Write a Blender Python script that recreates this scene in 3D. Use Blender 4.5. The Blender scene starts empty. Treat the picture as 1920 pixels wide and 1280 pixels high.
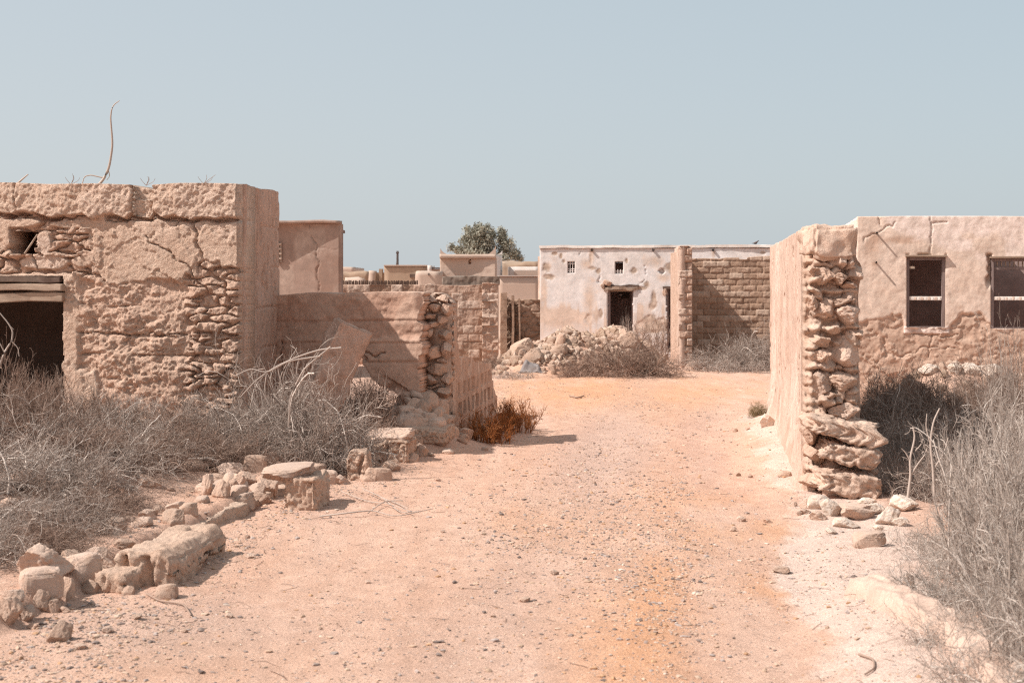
import bpy, bmesh, math, random
import numpy as np
from mathutils import Vector, Euler, Quaternion

random.seed(5)
RNG = np.random.default_rng(11)
sc = bpy.context.scene
col = sc.collection
F, CX, HY, H = 2666.7, 960.0, 535.0, 1.7      # focal length in photo pixels, horizon row, eye height

# ------------------------------------------------------------------ noise (numpy)
def _h(ix, iy, iz, seed):
    n = (ix.astype(np.int64) * 374761393 + iy.astype(np.int64) * 668265263 + iz.astype(np.int64) * 2147483647 + seed * 974634777) & 0xffffffff
    n = ((n ^ (n >> 13)) * 1274126177) & 0xffffffff
    n = ((n ^ (n >> 16)) * 2246822519) & 0xffffffff
    n = n ^ (n >> 15)
    return (n & 0xffffff) / float(0x1000000)

def vn(x, y, z=None, seed=0):
    x = np.asarray(x, float); y = np.asarray(y, float)
    z = np.zeros_like(x) if z is None else np.asarray(z, float)
    ix, iy, iz = np.floor(x), np.floor(y), np.floor(z)
    fx, fy, fz = x - ix, y - iy, z - iz
    fx, fy, fz = [f * f * f * (f * (f * 6 - 15) + 10) for f in (fx, fy, fz)]
    r = 0
    for a in (0, 1):
        for b in (0, 1):
            for c in (0, 1):
                w = (fx if a else 1 - fx) * (fy if b else 1 - fy) * (fz if c else 1 - fz)
                r = r + w * _h(ix + a, iy + b, iz + c, seed)
    return r * 2 - 1

def fbm(x, y, z=None, seed=0, octv=4, gain=.5):
    r, a, t = 0, 1.0, 0
    x = np.asarray(x, float); y = np.asarray(y, float)
    z = np.zeros_like(x) if z is None else np.asarray(z, float)
    for o in range(octv):
        r = r + a * vn(x, y, z, seed + o * 17); t += a
        x, y, z, a = x * 2.03 + 3.1, y * 2.03 + 1.7, z * 2.03 + 5.3, a * gain
    return r / t * 1.6

def ridge(x, y, z=None, seed=0, octv=3):
    r, a, t = 0, 1.0, 0
    x = np.asarray(x, float); y = np.asarray(y, float)
    for o in range(octv):
        r = r + a * (1 - np.abs(vn(x, y, z, seed + o * 13))); t += a
        x, y, a = x * 2.1 + 2.2, y * 2.1 + 4.4, a * .5
        if z is not None: z = z * 2.1
    return r / t

def worley(s, t, cw, ch, seed=0, jit=.75):
    """masonry cells: staggered rows of jittered points -> (f2-f1, cell hash)"""
    s, t = s + cw * .45 * fbm(s / cw * .9, t / ch * .9, seed=seed + 51, octv=3), t + ch * .4 * fbm(s / cw * .9, t / ch * .9, seed=seed + 57, octv=3)
    v = t / ch; iv = np.floor(v)
    best = np.full(s.shape, 9.0); sec = np.full(s.shape, 9.0); hid = np.zeros(s.shape)
    for dv in (-1, 0, 1):
        row = iv + dv
        off = np.where(row % 2 == 0, 0.0, .5)
        u = s / cw + off; iu = np.floor(u)
        for du in (-1, 0, 1):
            c = iu + du; z = np.zeros_like(c)
            jx = .5 + (_h(c, row, z, seed) - .5) * jit
            jy = .5 + (_h(c, row, z, seed + 7) - .5) * jit * .7
            d = np.hypot((c + jx - u), (row + jy - v))
            hh = _h(c, row, z, seed + 23)
            new = d < best
            sec = np.where(new, best, np.minimum(sec, d))
            hid = np.where(new, hh, hid)
            best = np.where(new, d, best)
    return sec - best, hid

def sst(a, b, x):
    t = np.clip((x - a) / (b - a), 0, 1)
    return t * t * (3 - 2 * t)

def poly_y(pts):
    xs = [p[0] for p in pts]; ys = [p[1] for p in pts]
    return lambda x: np.interp(x, xs, ys)

def seg_d(px, py, pts):
    d = np.full(np.shape(px), 1e9)
    for (x0, y0), (x1, y1) in zip(pts, pts[1:]):
        dx, dy = x1 - x0, y1 - y0
        t = np.clip(((px - x0) * dx + (py - y0) * dy) / max(dx * dx + dy * dy, 1e-9), 0, 1)
        d = np.minimum(d, np.hypot(px - x0 - t * dx, py - y0 - t * dy))
    return d

def crack(px, py, pts, w=1.3):
    wx = 3.2 * vn(px / 13, py / 13, seed=91) + 1.3 * vn(px / 4, py / 4, seed=92)
    wy = 3.2 * vn(px / 13, py / 13, seed=93) + 1.3 * vn(px / 4, py / 4, seed=94)
    w = w * .8 * (1 + .5 * vn(px / 17, py / 17, seed=95))
    return np.exp(-((seg_d(px + wx, py + wy, pts)) / w) ** 2)

def in_poly(px, py, pts):
    r = np.zeros(np.shape(px), bool)
    n = len(pts)
    for i in range(n):
        x0, y0 = pts[i]; x1, y1 = pts[(i + 1) % n]
        if y0 == y1: continue
        c = (y0 > py) != (y1 > py)
        r ^= c & (px < (x1 - x0) * (py - y0) / (y1 - y0) + x0)
    return r

def blob(px, py, x, y, rx, ry):
    return np.exp(-(((px - x) / rx) ** 2 + ((py - y) / ry) ** 2))

# ------------------------------------------------------------------ objects
def link(o, parent=None):
    col.objects.link(o)
    if parent is not None: o.parent = parent
    return o

def tag(o, label, cat, group=None):
    o['label'] = label; o['category'] = cat
    if group: o['group'] = group
    return o

def thing(name, label, cat, loc=(0, 0, 0), group=None):
    o = bpy.data.objects.new(name, None)
    o.location = loc; o.empty_display_size = .2
    link(o)
    return tag(o, label, cat, group)

def mesh_np(name, V, faces, mat=None, smooth=True, msk=None):
    """faces: list of int arrays (n,3) or (n,4)"""
    me = bpy.data.meshes.new(name)
    V = np.asarray(V, np.float32)
    faces = [np.asarray(f, np.int32) for f in (faces if isinstance(faces, list) else [faces]) if len(f)]
    idx = np.concatenate([f.ravel() for f in faces])
    tot = np.concatenate([np.full(len(f), f.shape[1], np.int32) for f in faces])
    start = np.concatenate([[0], np.cumsum(tot)[:-1]]).astype(np.int32)
    me.vertices.add(len(V)); me.vertices.foreach_set('co', V.ravel())
    me.loops.add(len(idx)); me.loops.foreach_set('vertex_index', idx)
    me.polygons.add(len(tot)); me.polygons.foreach_set('loop_start', start)
    me.polygons.foreach_set('use_smooth', np.full(len(tot), smooth, bool))
    me.update(calc_edges=True)
    if msk is not None:
        a = me.attributes.new('msk', 'FLOAT_COLOR', 'POINT')
        c = np.zeros((len(V), 4), np.float32); c[:, :msk.shape[1]] = msk; c[:, 3] = 1
        a.data.foreach_set('color', c.ravel())
    me.validate()
    if mat: me.materials.append(mat)
    return me

def part(name, me, parent):
    """child mesh; vertices given in world coordinates"""
    o = bpy.data.objects.new(name, me)
    if parent is not None:
        me.transform(__import__('mathutils').Matrix.Translation(-Vector(parent.location)))
    return link(o, parent)

def at(px, py, Y):
    return Vector(((px - CX) / F * Y, Y, H - (py - HY) / F * Y))

# ------------------------------------------------------------------ terrain
KX0, KY0, KS = -2.262, 8.383, .1227            # the line of the footing along the left of the street
RX0, RY0, RS = 2.40, 11.48, .1405              # street face of the right-hand wall
def left_d(x, y): return (KX0 + KS * (y - KY0)) - x
def gz(x, y, fine=True):
    x = np.asarray(x, float); y = np.asarray(y, float)
    dl = left_d(x, y)
    z = .115 * sst(-.02, .10, dl) + .215 * sst(.35, 1.6, dl)
    z = z * sst(26, 19, y)
    dr = x - (RX0 + RS * (y - RY0))
    near = sst(20, 17, y)
    z = z + .13 * sst(-.9, .0, dr) * near * sst(11.2, 14.0, y) + .03 * sst(-.9, 0, dr) * near
    z = z + .06 * sst(-.35, .25, dr + .15) * sst(9.5, 6.5, y)
    z = z + .50 * np.exp(-(((x + 1.02) / .42) ** 2 + ((y - 14.95) / .6) ** 2))      # spill of rubble at the ruined wall end
    # worn wheel tracks, shallow
    tx = x - (.85 + KS * (y - 8))
    z = z - .03 * np.exp(-((tx - .75) / .3) ** 2) * near - .025 * np.exp(-((tx + .75) / .3) ** 2) * near
    z = z + .012 * np.exp(-(tx / .3) ** 2) * near
    # heap in front of the white house
    hx = np.exp(-(((x - .55) / .85) ** 2 + ((y - 28.7) / 1.1) ** 2) ** 1.6) * .40 + np.exp(-(((x - 1.55) / .8) ** 2 + ((y - 29.2) / 1.0) ** 2) ** 1.6) * .54 + np.exp(-(((x - 2.45) / .6) ** 2 + ((y - 29.4) / .9) ** 2) ** 1.5) * .5
    z = z + hx
    # low bank of debris before the right-hand building
    z = z + .42 * np.exp(-((y - 17.3 + .1 * (x - 5)) / .8) ** 2) * sst(4.4, 5.3, x) * sst(12, 9, x) * (1 + .5 * fbm(x * 1.5, y * 1.5, seed=19, octv=3))
    z = z + .035 * fbm(x * .35, y * .35, seed=3, octv=3) * sst(80, 30, np.abs(y))
    if fine:
        z = z + .012 * fbm(x * 2.2, y * 2.2, seed=5, octv=4) + .006 * fbm(x * 9, y * 9, seed=8, octv=2)
    return z

def g1(x, y): return float(gz(np.array([x]), np.array([y]))[0])

def hit(px, py):
    """the point of the ground seen at a photo pixel"""
    Ys = np.linspace(3, 60, 2400)
    X = (px - CX) / F * Ys; Z = H - (py - HY) / F * Ys
    below = np.nonzero(Z <= gz(X, Ys, False))[0]
    i = below[0] if len(below) else len(Ys) - 1
    x, y = float(X[i]), float(Ys[i])
    return Vector((x, y, g1(x, y)))

# ------------------------------------------------------------------ materials
def new_mat(name):
    m = bpy.data.materials.new(name); m.use_nodes = True
    nt = m.node_tree; N = nt.nodes; L = nt.links
    return m, nt, N, L, N['Principled BSDF']

def noise(N, L, vec, scale, detail=6, rough=.6):
    n = N.new('ShaderNodeTexNoise'); n.inputs['Scale'].default_value = scale
    n.inputs['Detail'].default_value = detail; n.inputs['Roughness'].default_value = rough
    L.new(vec, n.inputs['Vector']); return n.outputs['Fac']

def ramp(N, L, fac, lo, hi, a=0., b=1.):
    r = N.new('ShaderNodeMapRange'); r.inputs['From Min'].default_value = lo; r.inputs['From Max'].default_value = hi
    r.inputs['To Min'].default_value = a; r.inputs['To Max'].default_value = b
    L.new(fac, r.inputs['Value']); return r.outputs['Result']

def mixc(N, L, fac, a, b, mode='MIX'):
    m = N.new('ShaderNodeMix'); m.data_type = 'RGBA'; m.blend_type = mode; m.clamp_factor = True
    if isinstance(fac, (int, float)): m.inputs[0].default_value = fac
    else: L.new(fac, m.inputs[0])
    for k, v in ((6, a), (7, b)):
        if isinstance(v, tuple): m.inputs[k].default_value = (*v, 1)
        else: L.new(v, m.inputs[k])
    return m.outputs[2]

def mth(N, L, op, a, b=None):
    m = N.new('ShaderNodeMath'); m.operation = op
    for k, v in ((0, a), (1, b)):
        if v is None: continue
        if isinstance(v, (int, float)): m.inputs[k].default_value = v
        else: L.new(v, m.inputs[k])
    return m.outputs[0]

def earth(name, c1, c2, c3=None, c4=None, sc_=2.5, bump=.5, bsc=45, dist=.012, var=.0, stretch=None, speck=.25, grain=160, rough=.95):
    m, nt, N, L, bs = new_mat(name)
    tc = N.new('ShaderNodeTexCoord').outputs['Object']
    vec = tc
    if stretch:
        mp = N.new('ShaderNodeMapping'); mp.inputs['Scale'].default_value = stretch
        L.new(tc, mp.inputs['Vector']); vec = mp.outputs['Vector']
    n1 = noise(N, L, vec, sc_, 8, .62)
    c = mixc(N, L, ramp(N, L, n1, .36, .64), c1, c2)
    n3 = noise(N, L, vec, bsc * .35, 6, .7)
    if c3 or c4:
        at_ = N.new('ShaderNodeAttribute'); at_.attribute_name = 'msk'
        sp = N.new('ShaderNodeSeparateColor'); L.new(at_.outputs['Color'], sp.inputs[0])
        e = mth(N, L, 'MULTIPLY', mth(N, L, 'SUBTRACT', n3, .5), .9)
        for cc, k in ((c3, 0), (c4, 1)):
            if not cc: continue
            f = ramp(N, L, mth(N, L, 'ADD', sp.outputs[k], e), .25, .75)
            f = mth(N, L, 'MULTIPLY', f, ramp(N, L, sp.outputs[k], .0, .12))
            c = mixc(N, L, f, c, cc)
    n2 = noise(N, L, vec, grain, 4, .7)
    v = ramp(N, L, n2, .25, .75, 1 - speck, 1 + speck)
    v2 = ramp(N, L, n3, .3, .7, 1 - speck * .7, 1 + speck * .7)
    v = mth(N, L, 'MULTIPLY', v, v2)
    if var:
        oi = N.new('ShaderNodeObjectInfo').outputs['Random']
        v = mth(N, L, 'MULTIPLY', v, ramp(N, L, oi, 0, 1, 1 - var, 1 + var))
    cb = N.new('ShaderNodeCombineColor')
    for k in range(3): L.new(v, cb.inputs[k])
    c = mixc(N, L, 1.0, c, cb.outputs[0], 'MULTIPLY')
    L.new(c, bs.inputs['Base Color'])
    bs.inputs['Roughness'].default_value = rough
    bs.inputs['Specular IOR Level'].default_value = .15
    b1 = noise(N, L, vec, bsc, 8, .68)
    hh = mth(N, L, 'ADD', b1, mth(N, L, 'MULTIPLY', n2, .3))
    bp = N.new('ShaderNodeBump'); bp.inputs['Strength'].default_value = bump; bp.inputs['Distance'].default_value = dist
    L.new(hh, bp.inputs['Height']); L.new(bp.outputs['Normal'], bs.inputs['Normal'])
    return m

def plain(name, c, rough=.85, var=.0, c2=None, sc_=12, speck=.15):
    return earth(name, c, c2 or tuple(x * .8 for x in c), sc_=sc_, bump=.25, bsc=60, dist=.004, var=var, speck=speck, rough=rough)

M = {}
M['mud'] = earth('mud_plaster', (.665, .475, .365), (.60, .41, .305), (.62, .415, .31), (.68, .51, .415), sc_=2.2, bump=1.0, bsc=60, dist=.025)
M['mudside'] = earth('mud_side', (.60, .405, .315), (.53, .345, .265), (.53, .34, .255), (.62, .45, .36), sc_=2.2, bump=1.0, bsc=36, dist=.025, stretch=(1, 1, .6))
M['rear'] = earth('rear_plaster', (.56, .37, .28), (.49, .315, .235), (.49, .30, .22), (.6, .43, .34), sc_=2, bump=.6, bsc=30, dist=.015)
M['rstone'] = earth('coral_stone', (.62, .445, .355), (.51, .35, .265), sc_=3, bump=.6, bsc=9, dist=.02, var=.12)
M['fstone'] = earth('field_stone', (.56, .39, .30), (.46, .30, .22), sc_=3, bump=.6, bsc=9, dist=.02, var=.15)
M['whitestone'] = earth('crusted_stone', (.74, .61, .52), (.60, .44, .34), sc_=4, bump=.6, bsc=9, dist=.02, var=.1)
M['lump'] = earth('earth_lump', (.60, .42, .32), (.51, .34, .25), sc_=3, bump=.9, bsc=36, dist=.02)
M['rwall'] = earth('street_wall_plaster', (.59, .42, .335), (.53, .365, .285), (.45, .285, .21), (.63, .475, .39), sc_=2.2, bump=.8, bsc=34, dist=.015, stretch=(1, 1, .7))
M['rend'] = earth('broken_wall_end', (.62, .445, .35), (.53, .365, .275), (.46, .30, .22), sc_=5, bump=.8, bsc=25, dist=.02)
M['rcore'] = earth('wall_core', (.58, .40, .31), (.49, .325, .24), sc_=5, bump=.9, bsc=25, dist=.03)
M['pink'] = earth('pink_render', (.69, .53, .435), (.62, .455, .36), (.50, .335, .25), (.74, .59, .52), sc_=1.6, bump=.45, bsc=24, dist=.012)
M['white'] = earth('lime_wash', (.74, .67, .64), (.69, .60, .55), (.46, .34, .265), (.64, .49, .40), sc_=1.2, bump=.4, bsc=16, dist=.012)
M['limetop'] = plain('lime_coping', (.80, .72, .66), c2=(.72, .61, .53), sc_=3)
M['block'] = earth('cement_block', (.42, .28, .205), (.36, .23, .16), (.47, .335, .255), (.32, .205, .145), sc_=4, bump=.8, bsc=22, dist=.02)
M['blockpale'] = earth('pale_block', (.52, .35, .265), (.45, .29, .215), (.57, .42, .335), (.39, .25, .18), sc_=4, bump=.8, bsc=22, dist=.02)
M['beige'] = earth('beige_render', (.36, .25, .20), (.32, .215, .17), (.27, .17, .13), (.42, .31, .25), sc_=1.1, bump=.3, bsc=14, dist=.01)
M['farpink'] = plain('far_render', (.53, .40, .325), c2=(.49, .36, .285), sc_=1.2, speck=.06)
M['farbrown'] = plain('far_brown', (.40, .285, .205), c2=(.35, .24, .17), sc_=1.5, speck=.1)
M['farwhite'] = plain('far_white', (.68, .60, .55), c2=(.6, .5, .44), sc_=1.5, speck=.08)
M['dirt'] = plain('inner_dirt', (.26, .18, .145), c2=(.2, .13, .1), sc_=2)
M['room'] = earth('room_render', (.46, .33, .29), (.33, .22, .19), sc_=1.3, bump=.3, bsc=12, dist=.01)
M['wood'] = earth('weathered_wood', (.42, .31, .235), (.30, .205, .15), sc_=5, bump=.5, bsc=40, dist=.006, stretch=(.25, 1, 3), rough=.8)
M['greywood'] = earth('grey_window_wood', (.26, .195, .18), (.19, .135, .12), sc_=6, bump=.4, bsc=40, dist=.004, stretch=(2, 2, .3), rough=.75)
M['darkwood'] = earth('dark_wood', (.16, .11, .085), (.11, .07, .055), sc_=6, bump=.4, bsc=40, dist=.004, rough=.8)
M['cement'] = plain('rough_cement', (.24, .18, .145), c2=(.18, .13, .1), sc_=4, speck=.3)
M['tarp'] = plain('grey_sheet', (.27, .23, .215), c2=(.22, .18, .17), sc_=6, rough=.6)
M['metal'] = plain('dull_pipe', (.2, .15, .13), rough=.6)
M['pole'] = plain('pole_grey', (.12, .1, .095))
M['bark'] = plain('bark', (.13, .1, .08))
M['bird'] = plain('bird_plumage', (.14, .1, .09))

def twig_mat(name, c1, c2, tip=None):
    m, nt, N, L, bs = new_mat(name)
    a = N.new('ShaderNodeAttribute'); a.attribute_name = 'msk'
    s = N.new('ShaderNodeSeparateColor'); L.new(a.outputs['Color'], s.inputs[0])
    c = mixc(N, L, s.outputs[0], c1, c2)
    if tip: c = mixc(N, L, s.outputs[1], c, tip)
    L.new(c, bs.inputs['Base Color']); bs.inputs['Roughness'].default_value = .85
    bs.inputs['Specular IOR Level'].default_value = .2
    return m
M['twig'] = twig_mat('grey_twig', (.25, .18, .145), (.70, .58, .50))
M['twigg'] = twig_mat('pale_grey_twig', (.30, .235, .195), (.69, .595, .525))
M['twigb'] = twig_mat('brown_twig', (.18, .105, .075), (.50, .36, .285))
M['twigr'] = twig_mat('rust_twig', (.20, .08, .035), (.42, .17, .06), (.36, .13, .04))
M['twigo'] = twig_mat('olive_twig', (.16, .10, .05), (.33, .22, .12), (.24, .18, .09))

def leaf_mat():
    m, nt, N, L, bs = new_mat('tree_leaf')
    a = N.new('ShaderNodeAttribute'); a.attribute_name = 'msk'
    s = N.new('ShaderNodeSeparateColor'); L.new(a.outputs['Color'], s.inputs[0])
    c = mixc(N, L, s.outputs[0], (.21, .195, .145), (.43, .395, .31))
    L.new(c, bs.inputs['Base Color']); bs.inputs['Roughness'].default_value = .8
    return m
M['leaf'] = leaf_mat()

def gravel_mat():
    m, nt, N, L, bs = new_mat('gravel_stone')
    a = N.new('ShaderNodeAttribute'); a.attribute_name = 'msk'
    L.new(a.outputs['Color'], bs.inputs['Base Color']); bs.inputs['Roughness'].default_value = .95
    bs.inputs['Specular IOR Level'].default_value = .15
    return m
M['gravel'] = gravel_mat()

def ground_mat():
    m, nt, N, L, bs = new_mat('sand_and_gravel')
    tc = N.new('ShaderNodeTexCoord').outputs['Object']
    mp = N.new('ShaderNodeMapping'); mp.inputs['Rotation'].default_value = (0, 0, math.radians(7.7)); mp.inputs['Scale'].default_value = (1.9, .38, 1)
    L.new(tc, mp.inputs['Vector']); sv = mp.outputs['Vector']
    a = N.new('ShaderNodeAttribute'); a.attribute_name = 'msk'
    s = N.new('ShaderNodeSeparateColor'); L.new(a.outputs['Color'], s.inputs[0])
    n1 = noise(N, L, sv, 1.3, 8, .65); n2 = noise(N, L, tc, 7, 8, .7); n3 = noise(N, L, tc, 70, 6, .75); n4 = noise(N, L, tc, 260, 3, .7)
    c = mixc(N, L, ramp(N, L, n1, .35, .65), (.66, .425, .32), (.605, .36, .255))
    def masked(k, lo=.3, hi=.75):
        e = mth(N, L, 'ADD', mth(N, L, 'MULTIPLY', mth(N, L, 'SUBTRACT', n1, .5), 1.6), mth(N, L, 'MULTIPLY', mth(N, L, 'SUBTRACT', n2, .5), .7))
        f = ramp(N, L, mth(N, L, 'ADD', s.outputs[k], e), lo, hi)
        return mth(N, L, 'MULTIPLY', f, ramp(N, L, s.outputs[k], 0, .25))
    c = mixc(N, L, mth(N, L, 'MULTIPLY', masked(0, .2, .95), .85), c, (.64, .33, .185))
    c = mixc(N, L, masked(1), c, (.69, .50, .41))
    c = mixc(N, L, mth(N, L, 'MULTIPLY', masked(2, .2, .9), .65), c, (.50, .355, .295))
    # grit: small darker and paler grains
    vo = N.new('ShaderNodeTexVoronoi'); vo.inputs['Scale'].default_value = 55; L.new(tc, vo.inputs['Vector'])
    grit = mth(N, L, 'MULTIPLY', mth(N, L, 'LESS_THAN', vo.outputs['Distance'], .3), mth(N, L, 'GREATER_THAN', n2, .5))
    gc = mixc(N, L, ramp(N, L, vo.outputs['Color'], .2, .8), (.30, .22, .175), (.62, .49, .41))
    c = mixc(N, L, mth(N, L, 'MULTIPLY', grit, .55), c, gc)
    v = mth(N, L, 'MULTIPLY', ramp(N, L, n3, .25, .75, .62, 1.38), ramp(N, L, n2, .25, .75, .82, 1.18))
    cb = N.new('ShaderNodeCombineColor')
    for k in range(3): L.new(v, cb.inputs[k])
    c = mixc(N, L, 1.0, c, cb.outputs[0], 'MULTIPLY')
    L.new(c, bs.inputs['Base Color']); bs.inputs['Roughness'].default_value = 1; bs.inputs['Specular IOR Level'].default_value = .1
    hh = mth(N, L, 'ADD', mth(N, L, 'MULTIPLY', n3, .9), mth(N, L, 'MULTIPLY', n4, .35))
    hh = mth(N, L, 'ADD', hh, mth(N, L, 'MULTIPLY', n2, 1.2))
    hh = mth(N, L, 'ADD', hh, mth(N, L, 'MULTIPLY', grit, .35))
    bp = N.new('ShaderNodeBump'); bp.inputs['Strength'].default_value = .7; bp.inputs['Distance'].default_value = .025
    L.new(hh, bp.inputs['Height']); L.new(bp.outputs['Normal'], bs.inputs['Normal'])
    return m
M['ground'] = ground_mat()

# ------------------------------------------------------------------ geometry builders
def relief(A, B, zb, topf, res, hfun=None, mfun=None, hole=None, thick=.35, snap_px=(), snap_py=(), resz=None, back=True):
    """a wall face between plan points A and B, displaced outward; returns V, faces, msk (world coords)"""
    A = np.array(A, float); B = np.array(B, float)
    Ld = np.linalg.norm(B - A); d = (B - A) / Ld; n = np.array((d[1], -d[0]))
    ns = max(2, int(round(Ld / res)) + 1); s = np.linspace(0, Ld, ns)
    for p in snap_px:
        k = (p - CX) / F; v = (k * A[1] - A[0]) / (d[0] - k * d[1])
        s[np.argmin(np.abs(s - v))] = v
    s.sort()
    X0 = A[0] + d[0] * s; Y0 = A[1] + d[1] * s; px1 = CX + F * X0 / Y0
    tp = topf(px1) if callable(topf) else np.full(ns, float(topf))
    zt = H - (tp - HY) / F * Y0
    zm = float(np.max(zt))
    nz = max(2, int(round((zm - zb) / (resz or res))) + 1); zl = np.linspace(zb, zm, nz)
    for p in snap_py:
        v = H - (p - HY) / F * float(np.mean(Y0)); zl[np.argmin(np.abs(zl - v))] = v
    zl.sort()
    zc = min(zb + .72 * (zm - zb), zb + .8 * (float(np.min(zt)) - zb))
    S, Z = np.meshgrid(s, zl, indexing='ij')
    up = Z > zc
    Z = np.where(up, zc + (Z - zc) / (zm - zc) * (zt[:, None] - zc), Z)
    X = A[0] + d[0] * S; Y = A[1] + d[1] * S
    px = CX + F * X / Y; py = HY + F * (H - Z) / Y
    h = hfun(px, py, S, Z) if hfun else np.zeros_like(S)
    V = np.stack([X + n[0] * h, Y + n[1] * h, Z], -1).reshape(-1, 3)
    Vb = np.stack([X - n[0] * thick, Y - n[1] * thick, Z], -1).reshape(-1, 3)
    I = np.arange(ns * nz).reshape(ns, nz)
    q = np.stack([I[:-1, :-1], I[1:, :-1], I[1:, 1:], I[:-1, 1:]], -1)
    if hole is not None:
        cpx = (px[:-1, :-1] + px[1:, 1:]) / 2; cpy = (py[:-1, :-1] + py[1:, 1:]) / 2
        q = q[~hole(cpx, cpy)]
    q = q.reshape(-1, 4)
    e = np.concatenate([q[:, [0, 1]], q[:, [1, 2]], q[:, [2, 3]], q[:, [3, 0]]])
    key = e[:, 0].astype(np.int64) * (ns * nz) + e[:, 1]; rev = e[:, 1].astype(np.int64) * (ns * nz) + e[:, 0]
    b = e[~np.isin(key, rev)]
    off = ns * nz
    fs = [q, np.stack([b[:, 1], b[:, 0], b[:, 0] + off, b[:, 1] + off], -1)]
    if back: fs.append(q[:, ::-1] + off)
    msk = None
    if mfun:
        mm = mfun(px, py, S, Z, h)
        msk = np.stack([np.clip(v, 0, 1).ravel() for v in mm], -1)
        msk = np.concatenate([msk, msk])
    return np.concatenate([V, Vb]), fs, msk

def relief_part(name, parent, mat, *a, **k):
    V, fs, msk = relief(*a, **k)
    return part(name, mesh_np(name, V, fs, mat, True, msk), parent)

def box_np(c, size, rotz=0, bevel=0, seg=1, amp=0, freq=3, seed=0, rot=None, sub=None):
    """subdivided box with noise-worn faces; c = centre; returns V, faces"""
    bm = bmesh.new(); bmesh.ops.create_cube(bm, size=1)
    for v in bm.verts: v.co = Vector((v.co.x * size[0], v.co.y * size[1], v.co.z * size[2]))
    if bevel: bmesh.ops.bevel(bm, geom=list(bm.edges), offset=bevel, segments=2, affect='EDGES')
    if sub:
        for _ in range(6):
            lng = [e for e in bm.edges if e.calc_length() > sub]
            if not lng: break
            bmesh.ops.subdivide_edges(bm, edges=lng, cuts=1, use_grid_fill=True)
    bmesh.ops.triangulate(bm, faces=[f for f in bm.faces if len(f.verts) > 4])
    R = rot if rot is not None else Euler((0, 0, rotz)).to_matrix()
    V = np.array([list(R @ v.co + Vector(c)) for v in bm.verts])
    f4 = np.array([[v.index for v in f.verts] for f in bm.faces if len(f.verts) == 4]).reshape(-1, 4)
    f3 = np.array([[v.index for v in f.verts] for f in bm.faces if len(f.verts) == 3]).reshape(-1, 3)
    bm.free()
    if amp:
        for k in range(3):
            V[:, k] += amp * fbm(V[:, 0] * freq, V[:, 1] * freq, V[:, 2] * freq, seed=seed + 31 * k, octv=3)
    return V, [f4, f3]

def box_part(name, parent, mat, c, size, smooth=False, **k):
    V, fs = box_np(c, size, **k)
    return part(name, mesh_np(name, V, fs, mat, smooth), parent)

def join_np(items):
    Vs, Fs, o = [], [], 0
    for V, fs in items:
        Vs.append(V)
        Fs += [np.asarray(f) + o for f in fs if len(f)]
        o += len(V)
    return np.concatenate(Vs), Fs

def tubes(P, R, sides=3):
    """P (N,K,3), R (N,K)"""
    P = np.asarray(P, float); N_, K, _ = P.shape
    T = np.gradient(P, axis=1); T /= np.linalg.norm(T, axis=-1, keepdims=True) + 1e-9
    ref = np.where(np.abs(T[..., 2:3]) > .9, np.array([1., 0, 0]), np.array([0, 0, 1.]))
    a = np.cross(T, ref); a /= np.linalg.norm(a, axis=-1, keepdims=True) + 1e-9
    b = np.cross(T, a)
    ring = [P + R[..., None] * (a * math.cos(2 * math.pi * k / sides) + b * math.sin(2 * math.pi * k / sides)) for k in range(sides)]
    V = np.stack(ring, 2).reshape(-1, 3)
    I = np.arange(N_ * K * sides).reshape(N_, K, sides)
    fs = []
    for k in range(sides):
        k2 = (k + 1) % sides
        fs.append(np.stack([I[:, :-1, k], I[:, :-1, k2], I[:, 1:, k2], I[:, 1:, k]], -1).reshape(-1, 4))
    return V, [np.concatenate(fs)]

def tube_path(pts, r0, r1, sides=6):
    P = np.array([list(p) for p in pts])[None]
    R = np.linspace(r0, r1, P.shape[1])[None]
    return tubes(P, R, sides)

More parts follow.
